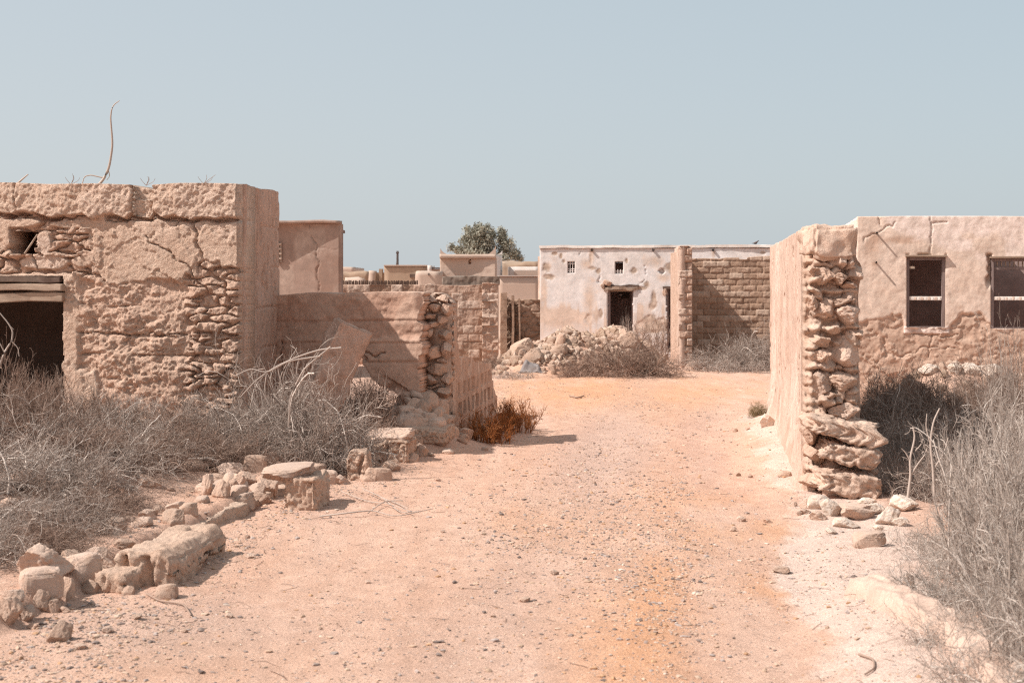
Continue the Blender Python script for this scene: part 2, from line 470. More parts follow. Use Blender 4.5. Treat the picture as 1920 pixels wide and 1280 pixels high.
# rocks -------------------------------------------------------------------
def rock_mesh(name, seed, kind, mat, sub=5):
    bm = bmesh.new(); bmesh.ops.create_icosphere(bm, subdivisions=sub, radius=1)
    V = np.array([list(v.co) for v in bm.verts]); f = np.array([[v.index for v in q.verts] for q in bm.faces]); bm.free()
    rg = np.random.default_rng(seed)
    if kind == 'block':
        V = np.sign(V) * np.abs(V) ** .3; V /= np.max(np.abs(V))
        V *= 1 / (1 + .25 * (np.linalg.norm(V, axis=1, keepdims=True) - 1)); npl = 5; lo, hi = .85, 1.2
    elif kind == 'slab':
        V = np.sign(V) * np.abs(V) ** .6; npl = 8; lo, hi = .6, .95
    else:
        npl = 16; lo, hi = .5, .85
    for _ in range(npl):
        n = rg.normal(size=3); n /= np.linalg.norm(n); dd = rg.uniform(lo, hi)
        V -= n * np.maximum(0, V @ n - dd)[:, None] * .98
    o = rg.uniform(0, 50, 3)
    nrm = V / (np.linalg.norm(V, axis=1, keepdims=True) + 1e-9)
    am = {'block': .05, 'slab': .06, 'round': .07}[kind]
    dsp = am * fbm(V[:, 0] * 1.8 + o[0], V[:, 1] * 1.8 + o[1], V[:, 2] * 1.8 + o[2], seed=seed, octv=5, gain=.6)
    rr = ridge(V[:, 0] * 3 + o[1], V[:, 1] * 3 + o[2], V[:, 2] * 3 + o[0], seed=seed + 3)
    dsp -= .05 * sst(.78, .95, rr)
    dsp += .045 * fbm(V[:, 0] * 5 + o[1], V[:, 1] * 5 + o[0], V[:, 2] * 5 + o[2], seed=seed + 8, octv=4, gain=.65)
    dsp -= .035 * sst(.15, .5, fbm(V[:, 0] * 9 + o[2], V[:, 1] * 9 + o[0], V[:, 2] * 9 + o[1], seed=seed + 9, octv=2))
    V = V + nrm * dsp[:, None]
    V /= np.max(np.abs(V), axis=0)
    return mesh_np(name, V * .5, [f], mat, True)

ROCK = {}
M['hstone'] = earth('heap_stone', (.52, .36, .275), (.42, .28, .205), sc_=3, bump=.6, bsc=9, dist=.02, var=.18)
for mk in ('fstone', 'rstone', 'whitestone', 'hstone'):
    ROCK[mk] = {'round': [rock_mesh('stone', 10 + i, 'round', M[mk]) for i in range(6)],
                'slab': [rock_mesh('stone', 40 + i, 'slab', M[mk]) for i in range(4)],
                'block': [rock_mesh('stone', 70 + i, 'block', M[mk]) for i in range(5)]}

def rock(name, pos, size, rot=(0, 0, 0), kind='round', mk='fstone', seed=0, parent=None, sink=.12):
    lst = ROCK[mk][kind]
    o = bpy.data.objects.new(name, lst[seed % len(lst)])
    o.rotation_euler = rot; o.scale = size
    p = Vector(pos)
    if parent is not None: p = p - Vector(parent.location)
    o.location = p
    return link(o, parent)

def rock_px(name, px, py, w, h, label=None, group=None, kind='round', mk='fstone', seed=0, tilt=0, rz=None, dep=None, sink=.2, cat='stone', lift=0.0):
    """stone whose foot is seen at photo pixel px,py, w by h photo pixels large, standing on the ground"""
    g = hit(px, py)
    W = w / F * g.y; Hh = h / F * g.y
    D = dep * W if dep else W * random.uniform(.6, .95)
    g.z = max(g.z, .5 * (g.z + g1(g.x, g.y + D * .3)))
    rz = random.uniform(-.5, .5) if rz is None else rz
    o = rock(name, (g.x, g.y + D * .3, g.z + Hh * (.5 - sink) + lift), (W, D, Hh * (1 + sink)), (random.uniform(-.15, .15), tilt + random.uniform(-.12, .12), rz), kind, mk, seed)
    if label: tag(o, label, cat, group)
    return o

# bushes ------------------------------------------------------------------
def norm(v): return v / (np.linalg.norm(v, axis=-1, keepdims=True) + 1e-9)

def grow(rg, P0, D0, length, K, wob, droop):
    N_ = len(P0); pts = [P0]; d = D0.copy()
    step = (length / (K - 1))[:, None]
    for k in range(K - 1):
        d = norm(d + rg.normal(size=(N_, 3)) * wob - np.array([0, 0, 1.]) * droop * (k + 1) / K)
        pts.append(pts[-1] + d * step)
    return np.stack(pts, 1)

def children(rg, P, per, lo, spread, upb):
    N_, K, _ = P.shape
    i = np.repeat(np.arange(N_), per)
    t = rg.uniform(lo, 1, len(i)) * (K - 1); k = np.minimum(t.astype(int), K - 2); f = (t - k)[:, None]
    p = P[i, k] * (1 - f) + P[i, k + 1] * f
    tg = norm(P[i, k + 1] - P[i, k])
    d = norm(tg + norm(rg.normal(size=(len(i), 3))) * spread + np.array([0, 0, upb]))
    return p, d

def bush_mesh(name, seed, kind, mat, n0=55, per=(7, 5), thick=.0065):
    rg = np.random.default_rng(seed)
    if kind == 'dome':        # a tangled, arching dome of thin branches
        az = rg.uniform(0, 2 * math.pi, n0); el = np.arcsin(rg.uniform(.12, 1, n0))
        P0 = np.stack([rg.normal(0, .22, n0), rg.normal(0, .22, n0), np.zeros(n0)], -1)
        D0 = np.stack([np.cos(az) * np.cos(el), np.sin(az) * np.cos(el), np.sin(el)], -1)
        A = grow(rg, P0, D0, rg.uniform(.6, 1.2, n0), 10, .21, .28)
        sp, ln, w = (1.0, .95), (.5, .26), .3
    elif kind == 'tall':      # upright stems with short side twigs
        r = np.sqrt(rg.uniform(0, 1, n0)) * .75; az = rg.uniform(0, 2 * math.pi, n0)
        P0 = np.stack([r * np.cos(az), r * np.sin(az), np.zeros(n0)], -1)
        D0 = norm(np.stack([.38 * r * np.cos(az), .38 * r * np.sin(az), np.ones(n0)], -1) + rg.normal(0, .12, (n0, 3)))
        A = grow(rg, P0, D0, rg.uniform(.4, 1.02, n0), 9, .13, .03)
        sp, ln, w = (.7, .8), (.32, .13), .18
    else:                     # 'flat': low matted dry growth
        r = np.sqrt(rg.uniform(0, 1, n0)) * .9; az = rg.uniform(0, 2 * math.pi, n0)
        P0 = np.stack([r * np.cos(az), r * np.sin(az), np.zeros(n0)], -1)
        el = rg.uniform(.15, 1.2, n0); a2 = rg.uniform(0, 2 * math.pi, n0)
        D0 = np.stack([np.cos(a2) * np.cos(el), np.sin(a2) * np.cos(el), np.sin(el)], -1)
        A = grow(rg, P0, D0, rg.uniform(.4, .9, n0), 9, .26, .2)
        sp, ln, w = (1.0, 1.0), (.42, .2), .32
    P1, D1 = children(rg, A, per[0], .2, sp[0], .15)
    B = grow(rg, P1, D1, rg.uniform(.5, 1.2, len(P1)) * ln[0], 5, w, .08)
    P2, D2 = children(rg, B, per[1], .15, sp[1], .15)
    C = grow(rg, P2, D2, rg.uniform(.5, 1.3, len(P2)) * ln[1], 4, w, .03)
    items, msks = [], []
    for P, r0, r1, S in ((A, thick, thick * .55, 4), (B, thick * .6, thick * .35, 3), (C, thick * .4, thick * .25, 3)):
        R = np.linspace(r0, r1, P.shape[1])[None].repeat(len(P), 0)
        if P is A: R = R * np.where(rg.uniform(0, 1, (len(P), 1)) < .22, 2.0, .95)
        V, fs = tubes(P, R, S); V[:, 2] = np.maximum(V[:, 2], -.03)
        items.append((V, fs))
        tone = np.where(rg.uniform(0, 1, len(P)) < (.45 if P is A else .16), rg.uniform(.6, 1, len(P)), rg.uniform(0, .38, len(P)))
        tip = np.zeros(len(P)) + (1.0 if P is C else .0)
        msks.append(np.repeat(np.stack([tone, tip, tip], -1), P.shape[1] * S, 0))
    V, fs = join_np(items)
    return mesh_np(name, V, fs, mat, True, np.concatenate(msks))

BUSH = {
    'dome': [bush_mesh('shrub', 100 + i, 'dome', M['twig'], 42, (7, 5), .0075) for i in range(4)],
    'flat': [bush_mesh('shrub', 120 + i, 'flat', M['twig'], 48, (6, 5), .0075) for i in range(3)],
    'tall': [bush_mesh('shrub', 140 + i, 'tall', M['twigb'], 42, (8, 4), .007) for i in range(2)],
    'talg': [bush_mesh('shrub', 150 + i, 'tall', M['twig'], 48, (8, 4), .007) for i in range(3)],
    'gdome': [bush_mesh('shrub', 200 + i, 'dome', M['twigg'], 46, (7, 5), .0075) for i in range(2)],
    'gflat': [bush_mesh('shrub', 210 + i, 'flat', M['twigg'], 50, (6, 5), .0075) for i in range(2)],
    'gtall': [bush_mesh('shrub', 220 + i, 'tall', M['twigg'], 52, (8, 4), .007) for i in range(2)],
    'brown': [bush_mesh('shrub', 160 + i, 'dome', M['twigb'], 60, (8, 6), .007) for i in range(2)],
    'rust': [bush_mesh('shrub', 180 + i, 'tall', M['twigr'], 60, (9, 5), .012) for i in range(2)],
    'olive': [bush_mesh('shrub', 190, 'dome', M['twigo'], 50, (9, 6), .009)],
}
def bush(px, Y, w, top, kind, label, group=None, seed=0, name='dry_shrub', dep=None, cat='shrub'):
    X = (px - CX) / F * Y; z = g1(X, Y)
    r = w / 2 / F * Y; hh = H - (top - HY) / F * Y - z
    lst = BUSH[kind]
    o = bpy.data.objects.new(name, lst[seed % len(lst)])
    o.location = (X, Y, z - .02); o.scale = (r, dep or r, max(hh, .15) * 1.02)
    o.rotation_euler = (0, 0, seed * 1.7 + px * .01)
    link(o)
    return tag(o, label, cat, group)

# ================================================================== GROUND
def spaced(segs):
    out = [np.array([segs[0][0]])]
    for a, b, st in segs: out.append(np.linspace(a, b, max(2, int(round(abs(b - a) / st)) + 1))[1:])
    return np.concatenate(out)
def build_ground():
    gx = spaced([(-2500, -400, 350), (-400, -60, 30), (-60, -16, 2), (-16, -6.2, .25), (-6.2, 6.4, .04), (6.4, 16, .25), (16, 60, 2), (60, 400, 30), (400, 2500, 350)])
    gy = spaced([(-300, -20, 28), (-20, 0, 1), (0, 3.4, .2), (3.4, 17.5, .035), (17.5, 33.5, .065), (33.5, 60, .5), (60, 400, 8), (400, 4000, 300)])
    X, Y = np.meshgrid(gx, gy, indexing='ij')
    Z = gz(X, Y)
    far = sst(60, 200, np.hypot(X, Y)); Z = Z * (1 - far)
    Yc = np.maximum(Y, .5); px = CX + F * X / Yc; py = HY + F * (H - Z) / Yc
    tx = X - (.85 + KS * (Y - 8))
    orange = .55 * np.exp(-((tx + .15) / .42) ** 2) * sst(24, 20, Y) * (.75 + .6 * fbm(tx * 3.2, Y * .5, seed=41)) + .5 * blob(px, py, 1120, 1200, 150, 140) + .5 * blob(px, py, 1010, 980, 130, 50) + .8 * blob(px, py, 1480, 1105, 100, 30) + .95 * blob(px, py, 1130, 735, 270, 42) \
        + .7 * blob(px, py, 1420, 1000, 120, 25) + .6 * blob(px, py, 330, 1230, 300, 70) + .4 * blob(px, py, 1350, 940, 120, 22) + .15 * np.exp(-((tx - 1.2) / .25) ** 2) * sst(12, 9, Y)
    dr = X - (RX0 + RS * (Y - RY0)) + .28 * fbm(X * 1.4, Y * .9, seed=47, octv=4)
    pale = .8 * sst(-.55, -.05, dr) * sst(.9, .4, dr) * sst(20, 16, Y) * sst(5, 8, Y) + .45 * sst(-.5, .2, dr + .1) * sst(9.5, 7, Y) * sst(.6, .1, dr) + .25 * np.exp(-((tx - .95) / .3) ** 2)
    grey = .5 * np.exp(-((tx + .62) / .55) ** 2) + .55 * blob(px, py, 1330, 880, 60, 60) + .7 * blob(px, py, 1150, 850, 120, 60) + .75 * blob(px, py, 300, 1200, 330, 90) + .4 * blob(px, py, 620, 960, 120, 60) + .5 * blob(px, py, 1330, 790, 90, 40)
    side = sst(.1, .9, left_d(X, Y)) + sst(.2, .7, dr)
    msk = np.stack([np.clip(a, 0, 1).ravel() for a in (orange * (1 - np.clip(side, 0, 1)), pale, np.clip(grey + .4 * side, 0, 1))], -1)
    nx, ny = X.shape; I = np.arange(nx * ny).reshape(nx, ny)
    q = np.stack([I[:-1, :-1], I[1:, :-1], I[1:, 1:], I[:-1, 1:]], -1).reshape(-1, 4)
    o = bpy.data.objects.new('ground', mesh_np('ground', np.stack([X, Y, Z], -1).reshape(-1, 3), [q], M['ground'], True, msk))
    o['kind'] = 'structure'; o['label'] = 'sandy street and plot ground with orange patches and grit'
    link(o)
build_ground()

def build_gravel():
    rg = np.random.default_rng(77)
    bm = bmesh.new(); bmesh.ops.create_icosphere(bm, subdivisions=1, radius=1)
    bv = np.array([list(v.co) for v in bm.verts]); bf = np.array([[v.index for v in f.verts] for f in bm.faces]); bm.free()
    n = 230000
    # spread evenly over the picture's ground, thinned by a patchy density
    y = 3.6 * np.exp(rg.uniform(0, math.log(27 / 3.6), n)); x = rg.uniform(-.42, .40, n) * y
    tx = x - (.85 + KS * (y - 8)); dr = x - (RX0 + RS * (y - RY0)); dl = left_d(x, y)
    den = .14 + .48 * np.exp(-((tx + .6) / .75) ** 2) + .3 * np.exp(-((tx - .05) / .25) ** 2) * sst(16, 11, y) + .55 * sst(-1.1, -.4, dl) * sst(-.05, -.2, dl) + .12 * sst(-1.0, -.3, dl) + .3 * np.exp(-((dr + 1.0) / .3) ** 2) * sst(9, 11, y)
    den *= .35 + .9 * sst(-.3, .5, fbm(x * 1.1, y * .6, seed=31))
    den *= np.where(dl > .6, .3, 1) * np.where(dr > .1, .35, 1) * (y < 26) * (.55 + .45 * sst(5.5, 9, y))
    k = rg.uniform(0, 1, n) < den * .8
    x, y = x[k], y[k]; n = len(x)
    s = np.clip(.0040 * np.exp(rg.exponential(.36, n)), .0035, .015)
    S = s[:, None] * rg.uniform(.7, 1.3, (n, 3)) * np.array([1.25, 1., .55])
    a = rg.uniform(0, 2 * math.pi, n); ca, sa = np.cos(a)[:, None], np.sin(a)[:, None]
    P = bv[None] * rg.uniform(.6, 1.35, (n, len(bv), 1)) * S[:, None]
    Xr = P[..., 0] * ca - P[..., 1] * sa; Yr = P[..., 0] * sa + P[..., 1] * ca
    z = gz(x, y)
    V = np.stack([Xr + x[:, None], Yr + y[:, None], P[..., 2] + (z + s * .2)[:, None]], -1).reshape(-1, 3)
    fs = (bf[None] + (np.arange(n) * len(bv))[:, None, None]).reshape(-1, 3)
    pal = np.array([(.53, .375, .28), (.45, .305, .22), (.30, .22, .185), (.38, .30, .265), (.56, .43, .35), (.20, .15, .13), (.46, .27, .16)])
    c = pal[rg.choice(len(pal), n, p=[.20, .20, .17, .17, .06, .12, .08])] * rg.uniform(.85, 1.15, (n, 1))
    o = bpy.data.objects.new('gravel', mesh_np('gravel', V, [fs], M['gravel'], False, np.repeat(c, len(bv), 0)))
    o['kind'] = 'stuff'; o['label'] = 'loose gravel scattered over the sandy street'
    link(o)
    # dry straw and twig litter
    n = 2600
    y = 4.0 * np.exp(rg.uniform(0, math.log(16 / 4.0), n)); x = rg.uniform(-.40, .40, n) * y
    dl = left_d(x, y); dr = x - (RX0 + RS * (y - RY0))
    k = rg.uniform(0, 1, n) < .08 + .8 * sst(-1.3, -.1, dl) + .35 * sst(-.6, .1, dr) * sst(11, 8, y)
    x, y = x[k], y[k]; n = len(x)
    P0 = np.stack([x, y, gz(x, y) + .008], -1); a = rg.uniform(0, 2 * math.pi, n)
    D = np.stack([np.cos(a), np.sin(a), rg.uniform(-.02, .08, n)], -1)
    P = grow(rg, P0, D, rg.uniform(.03, .16, n), 5, .25, 0)
    P[..., 2] = np.maximum(gz(P[..., 0], P[..., 1]) + .004, np.minimum(P[..., 2], gz(P[..., 0], P[..., 1]) + .03))
    V, f = tubes(P, np.full((n, 5), .0016), 3)
    o = bpy.data.objects.new('straw', mesh_np('straw', V, f, M['twigb'], True, np.repeat(np.stack([rg.uniform(0, 1, n)] * 3, -1), 15, 0)))
    o['kind'] = 'stuff'; o['label'] = 'dry straw and twig litter along the street edges'
    link(o)
build_gravel()

# ================================================================== LEFT STONE HOUSE
def left_house():
    Y0 = 13.6; C = at(447, 868, Y0); th = math.radians(12)
    base = (C.x, C.y, 0)
    t = thing('stone_house', 'eroded mud plastered stone house with parapet and dark doorway at the left', 'house', base)
    A = (C.x - 4.9 * math.cos(th), C.y + 4.9 * math.sin(th)); B = (C.x, C.y)
    band = poly_y([(-300, 400), (0, 398), (30, 402), (36, 398), (70, 400), (95, 408), (130, 404), (160, 400), (180, 413), (188, 405), (215, 402), (240, 410), (250, 400), (256, 404), (286, 409), (292, 398), (310, 408), (330, 404), (360, 412), (380, 406), (410, 411), (447, 408)])
    plast = poly_y([(-300, 505), (120, 505), (176, 490), (187, 516), (230, 530), (262, 526), (300, 521), (344, 531), (351, 516), (372, 521), (366, 497), (384, 488), (415, 488), (417, 498), (447, 495)])
    top = poly_y([(-300, 342), (30, 343), (100, 346), (180, 345), (250, 347), (262, 352), (285, 356), (292, 347), (340, 344), (400, 344), (447, 345)])
    cracks = [([(363, 418), (372, 440), (368, 456), (380, 476), (383, 492)], 2.0), ([(276, 440), (285, 455), (318, 470), (332, 488), (358, 500), (366, 532)], .9),
              ([(150, 510), (190, 520), (205, 532)], 1.8), ([(66, 480), (72, 505)], 1.2), ([(32, 345), (36, 402)], 1.6), ([(330, 425), (345, 410)], 1.2),
              ([(290, 352), (288, 400)], 2.6), ([(252, 350), (254, 404)], 1.4), ([(350, 628), (150, 624)], 1.2), ([(440, 412), (200, 413)], 1.3), ([(418, 300), (440, 412)], .1)]
    def zones(px, py, S, Z):
        j = 5 * fbm(S * 9, Z * 9, seed=21)
        bnd = sst(1.2, -1.2, py - band(px) + j * .6)
        pl = sst(1.5, -1.5, py - plast(px) + j) * sst(168, 176, px + j) * (1 - bnd)
        left = sst(178, 170, px + j) * sst(520, 512, py) * (1 - bnd)
        lp = np.maximum(np.maximum(blob(px, py, 88, 492, 48, 14), blob(px, py, 86, 455, 14, 26)), np.maximum(blob(px, py, 10, 440, 12, 30), blob(px, py, 158, 490, 22, 10)))
        lp = np.maximum(lp, blob(px, py, 20, 418, 60, 8)); lp = np.maximum(lp, blob(px, py, 150, 420, 60, 8) * .9)
        lp = sst(.3, .42, lp + .12 * fbm(S * 8, Z * 8, seed=9)) * left
        jamb = sst(152, 146, px + j) * sst(510, 518, py) * (py > 505)
        low = sst(186, 178, px + j * 1.5) * sst(690, 697, py + j) * (py > 600)
        st = sst(352, 372, px + 18 * fbm(S * 3, Z * 5, seed=4)) * sst(488, 496, py + j) * sst(780, 760, py)
        st = np.maximum(st, left * (1 - lp)); st = np.maximum(st, sst(345, 365, px + j) * sst(700, 706, py) * .8)
        st = st * (1 - bnd) * (1 - pl)
        return j, bnd, pl, left, lp, jamb, low, st
    def hf(px, py, S, Z):
        j, bnd, pl, left, lp, jamb, low, st = zones(px, py, S, Z)
        rough = .55 * fbm(S * 7, Z * 9, seed=2, octv=5, gain=.62) + .6 * fbm(S * 19, Z * 23, seed=29, octv=4, gain=.65)
        pits = sst(.78, .95, ridge(S * 11, Z * 6, seed=12))
        w, hid = worley(S, Z, .23, .088, seed=6, jit=.9)
        stone = .075 * sst(.02, .26, w) * (.5 + .8 * hid) - .045 + .03 * fbm(S * 13, Z * 13, seed=5, octv=5, gain=.65)
        w2, hid2 = worley(S, Z, .33, .16, seed=16)
        mud = .012 * rough + .009 * fbm(S * 38, Z * 38, seed=36, octv=3) + .013 * sst(.0, .05, fbm(S * 4, Z * 5, seed=37, octv=5, gain=.6)) + .012 * sst(.22, .27, fbm(S * 4, Z * 5, seed=37, octv=5, gain=.6)) + .012 * sst(-.25, -.2, fbm(S * 3, Z * 6, seed=38, octv=5, gain=.6)) + .014 * (hid2 - .5) * sst(0, .2, w2) - .008 * pits - .012
        mud = mud + .03 * sst(.1, .5, fbm(S * 2.2, Z * 3.3, seed=71)) 
        sm = .032 + .010 * sst(.0, .03, fbm(S * 2.6, Z * 2.6, seed=39, octv=6, gain=.6)) + .004 * fbm(S * 38, Z * 38, seed=36, octv=3) + .006 * fbm(S * 5, Z * 5, seed=8, octv=6, gain=.68) - .012 * sst(.1, .14, fbm(S * 3, Z * 3, seed=88, octv=5))
        h = mud * (1 - st) + stone * st
        p = np.maximum.reduce([pl, lp, jamb, low])
        h = h * (1 - p) + sm * p
        h = h * (1 - bnd) + (.070 + .015 * fbm(S * 13, Z * 13, seed=14, octv=5, gain=.7) + .006 * fbm(S * 38, Z * 38, seed=36, octv=3) - .006 * pits + .014 * fbm(S * 2.5, Z * 2.5, seed=15)) * bnd
        gap = np.exp(-((py - band(px) - 4) / 3.0) ** 2) * (1 - bnd) * sst(-.25, .1, vn(S * 5, Z * 0, seed=3))
        h = h - .10 * gap
        notch = in_poly(px, py, [(256, 330), (287, 330), (290, 376), (258, 374)]) * 1.0
        h = h - .09 * notch - .045 * in_poly(px, py, [(256, 374), (288, 376), (286, 408), (258, 405)])
        for y0 in (573, 628, 664):       # courses of the wall
            h = h - .035 * np.exp(-((py - y0 - 3 * vn(S * 2, Z * 0, seed=y0)) / 1.7) ** 2) * (1 - p) * (px > 150) * sst(-.35, .1, vn(S * 3, Z * 0, seed=y0 + 1))
        for c, w_ in cracks[:-1]: h = h - .045 * crack(px, py, c, w_)
        h = h + .05 * blob(px, py, 48, 478, 40, 4)
        return h - .05 * sst(444, 452, px) * 0
    def mf(px, py, S, Z, h):
        j, bnd, pl, left, lp, jamb, low, st = zones(px, py, S, Z)
        p = np.maximum.reduce([pl, lp, jamb, low, bnd * .75])
        return (1 - p) * .8, p * .55 * sst(-.2, .5, fbm(S * 2, Z * 2, seed=44))
    def hole(px, py):
        return ((px > 22) & (px < 72) & (py > 434) & (py < 477)) | ((px < 122 + 2 * vn(py / 14, py * 0, seed=6)) & (py > 518))
    relief_part('front_wall', t, M['mud'], A, B, -.1, top, .0105, hf, mf, hole, .42)
    # side wall running back
    D = at(518, 700, 15.4)
    def hs(px, py, S, Z):
        pits = sst(.3, .6, fbm(S * 14, Z * 4.5, seed=52, octv=4, gain=.6))
        h = .01 * fbm(S * 5, Z * 4, seed=51, octv=5) - .022 * pits + .03
        rows = np.exp(-(((Z + .02 * vn(S * 2, Z, seed=1)) % .42 - .21) / .012) ** 2); h = h - .014 * rows * sst(-.2, .3, vn(S * 2, Z * 2, seed=6))
        return h - .03 * np.exp(-((S - .62 - .05 * vn(Z * 2, Z * 0, seed=4)) / .012) ** 2)
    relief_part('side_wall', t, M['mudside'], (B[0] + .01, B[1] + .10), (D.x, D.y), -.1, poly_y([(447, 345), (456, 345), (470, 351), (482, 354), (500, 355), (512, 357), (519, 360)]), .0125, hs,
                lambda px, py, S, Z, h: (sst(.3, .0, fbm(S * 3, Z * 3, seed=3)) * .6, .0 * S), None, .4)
    # roof, back wall and inner floor
    rz_ = 2.42; u = Vector((D.x - C.x, D.y - C.y, 0)).normalized(); mid = Vector(((A[0] + B[0]) / 2, (A[1] + B[1]) / 2, 0))
    ang = math.atan2(B[1] - A[1], B[0] - A[0])
    cen = mid + u * .95
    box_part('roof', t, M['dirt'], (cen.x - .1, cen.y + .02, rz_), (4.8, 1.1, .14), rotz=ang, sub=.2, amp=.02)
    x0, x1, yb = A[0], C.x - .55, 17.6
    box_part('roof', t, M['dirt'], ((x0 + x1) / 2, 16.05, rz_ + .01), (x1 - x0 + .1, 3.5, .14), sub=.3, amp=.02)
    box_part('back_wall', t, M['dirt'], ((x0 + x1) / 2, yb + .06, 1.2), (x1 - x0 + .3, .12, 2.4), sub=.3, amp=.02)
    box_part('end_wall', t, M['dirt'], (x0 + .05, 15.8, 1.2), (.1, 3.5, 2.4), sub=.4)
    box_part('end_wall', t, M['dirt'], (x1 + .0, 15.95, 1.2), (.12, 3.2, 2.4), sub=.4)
    # timbers over the doorway
    for k, (y0, y1, out, mat, x1) in enumerate(((518, 531, .0, 'darkwood', 121), (532, 546, .05, 'wood', 126), (548, 567, .03, 'wood', 125))):
        p0 = at(x1, y1, Y0 + .3); q0 = at(x1, y0, Y0 + .3)
        hgt = q0.z - p0.z; c = (p0 + q0) / 2
        box_part('lintel', t, M[mat], (c.x - .68, C.y + (C.x - c.x + .68) * math.tan(th) + .09 - out, c.z), (1.36, .30, hgt - .006), rotz=ang + .01 * k, bevel=.008, sub=.1, amp=.012, freq=4, seed=k)
    # sticks left in the small vent opening
    V, f = tube_path([at(46, 476, 13.78), at(58, 458, 13.8), at(70, 440, 13.82)], .012, .01)
    part('stick', mesh_np('stick', V, f, M['wood']), t)
    return t, A, B, D
HOUSE, HA, HB, HD = left_house()

def stick(name, label, pts, r0, r1, mat='twig', cat='branch', group=None, extra=()):
    base = pts[0]; out = []
    for p, a, b in [(pts, r0, r1)] + list(extra):
        pp = np.array([list(q) for q in p]); n = 4 * len(pp)
        ti = np.linspace(0, len(pp) - 1, n); k = np.arange(len(pp))
        sm = np.stack([np.interp(ti, k, pp[:, i]) for i in range(3)], -1)
        for _ in range(2): sm[1:-1] = (sm[:-2] + 2 * sm[1:-1] + sm[2:]) / 4
        out.append(tubes(sm[None], np.linspace(a, b, n)[None], 5))
    V, f = join_np(out); V = V - np.array(list(base))
    o = bpy.data.objects.new(name, mesh_np(name, V, f, M[mat], True, np.full((len(V), 3), .45)))
    o.location = base; link(o)
    return tag(o, label, cat, group)
def pts(lst, Y): return [at(x, y, Y) for x, y in lst]
stick('dead_branch', 'long thin dead branch rising from the roof of the mud plastered house', pts([(186, 346), (196, 334), (205, 312), (211, 272), (209, 245), (207, 222), (209, 205), (214, 196), (224, 189)], 14.2), .016, .004,
      extra=[(pts([(196, 334), (182, 331), (170, 328), (158, 331), (154, 346)], 14.2), .007, .005), (pts([(203, 318), (206, 330), (200, 338)], 14.2), .005, .003)])
stick('dead_branch', 'short leaning dead stick on the roof edge at the far left', pts([(32, 345), (42, 336), (53, 327)], 14.1), .012, .006)
for k, (l, lab) in enumerate((([(133, 346), (138, 334), (136, 326)], 'small dry weed sprig on the house roof left of the long branch'), ([(274, 348), (279, 336), (277, 331)], 'small dry weed sprig growing in the parapet notch of the mud plastered house'),
                              ([(382, 345), (390, 338), (404, 328)], 'small dry weed sprig on the roof near the right corner of the mud plastered house'))):
    x0, y0 = l[0]
    stick('weed_sprig', lab, pts(l, 14.0), .003, .002, 'twigb', 'weed', None, [(pts([(x0, y0), (x0 + 6, y0 - 10), (x0 + 5, y0 - 17)], 14.0), .003, .0015), (pts([(x0, y0), (x0 - 8, y0 - 9), (x0 - 11, y0 - 14)], 14.02), .0025, .0015), (pts([(x0, y0), (x0 + 14, y0 - 7), (x0 + 17, y0 - 14)], 14.02), .0025, .0015)])

# ================================================================== REAR COMPOUND WALL, SLAB, RUINED STREET WALL
def rear_wall():
    A = at(507, 800, 15.28); B = at(803, 800, 14.92)
    t = thing('compound_wall', 'brown mud plastered yard wall with broken gap joining the stone house', 'wall', (A.x, A.y, 0))
    top = poly_y([(500, 553), (530, 553), (548, 551), (562, 550), (580, 548), (600, 548), (640, 550), (700, 547), (760, 546), (790, 548), (805, 547)])
    gap = [(636, 640), (664, 652), (670, 660), (677, 676), (685, 690), (694, 708), (707, 718), (722, 728), (752, 742), (760, 800), (560, 800), (560, 700)]
    def hf(px, py, S, Z):
        h = .014 * fbm(S * 3, Z * 4, seed=61, octv=5, gain=.6)
        rough = sst(.05, .4, fbm(S * 1.6, Z * 2.2, seed=62)); h = h - .012 * rough + .01 * rough * fbm(S * 12, Z * 12, seed=5)
        for y0 in (600, 641, 679):
            h = h - .022 * np.exp(-((py - y0 - 2.5 * vn(S * 2, Z * 0, seed=y0)) / 1.6) ** 2) * sst(-.5, 0, vn(S * 1.7, Z * 0, seed=y0 + 3)) + .008 * sst(y0 - 14, y0, py) * sst(y0 + 1, y0, py)
        near = in_poly(px, py, [(600, 640), (664, 640), (700, 690), (770, 735), (800, 800), (600, 800)]) * 1.
        h = h - .05 * near * sst(-.1, .4, fbm(S * 6, Z * 6, seed=66))
        h = h - .05 * crack(px, py, [(527, 640), (527, 700), (525, 760)], 1.5) - .05 * crack(px, py, [(508, 560), (510, 760)], 1.6)
        h = h - .05 * crack(px, py, [(667, 655), (700, 668), (722, 664)], 1.8) - .04 * blob(px, py, 790, 560, 8, 30)
        return h
    def mf(px, py, S, Z, h):
        return sst(.0, .5, fbm(S * 1.6, Z * 2.2, seed=62)), sst(562, 548, py) * .5
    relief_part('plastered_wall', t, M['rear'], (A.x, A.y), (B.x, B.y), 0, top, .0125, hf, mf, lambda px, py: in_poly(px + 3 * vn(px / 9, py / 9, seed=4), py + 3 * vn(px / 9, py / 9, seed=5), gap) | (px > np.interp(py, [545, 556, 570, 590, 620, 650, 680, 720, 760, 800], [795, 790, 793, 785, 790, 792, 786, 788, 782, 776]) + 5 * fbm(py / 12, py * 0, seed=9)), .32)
rear_wall()

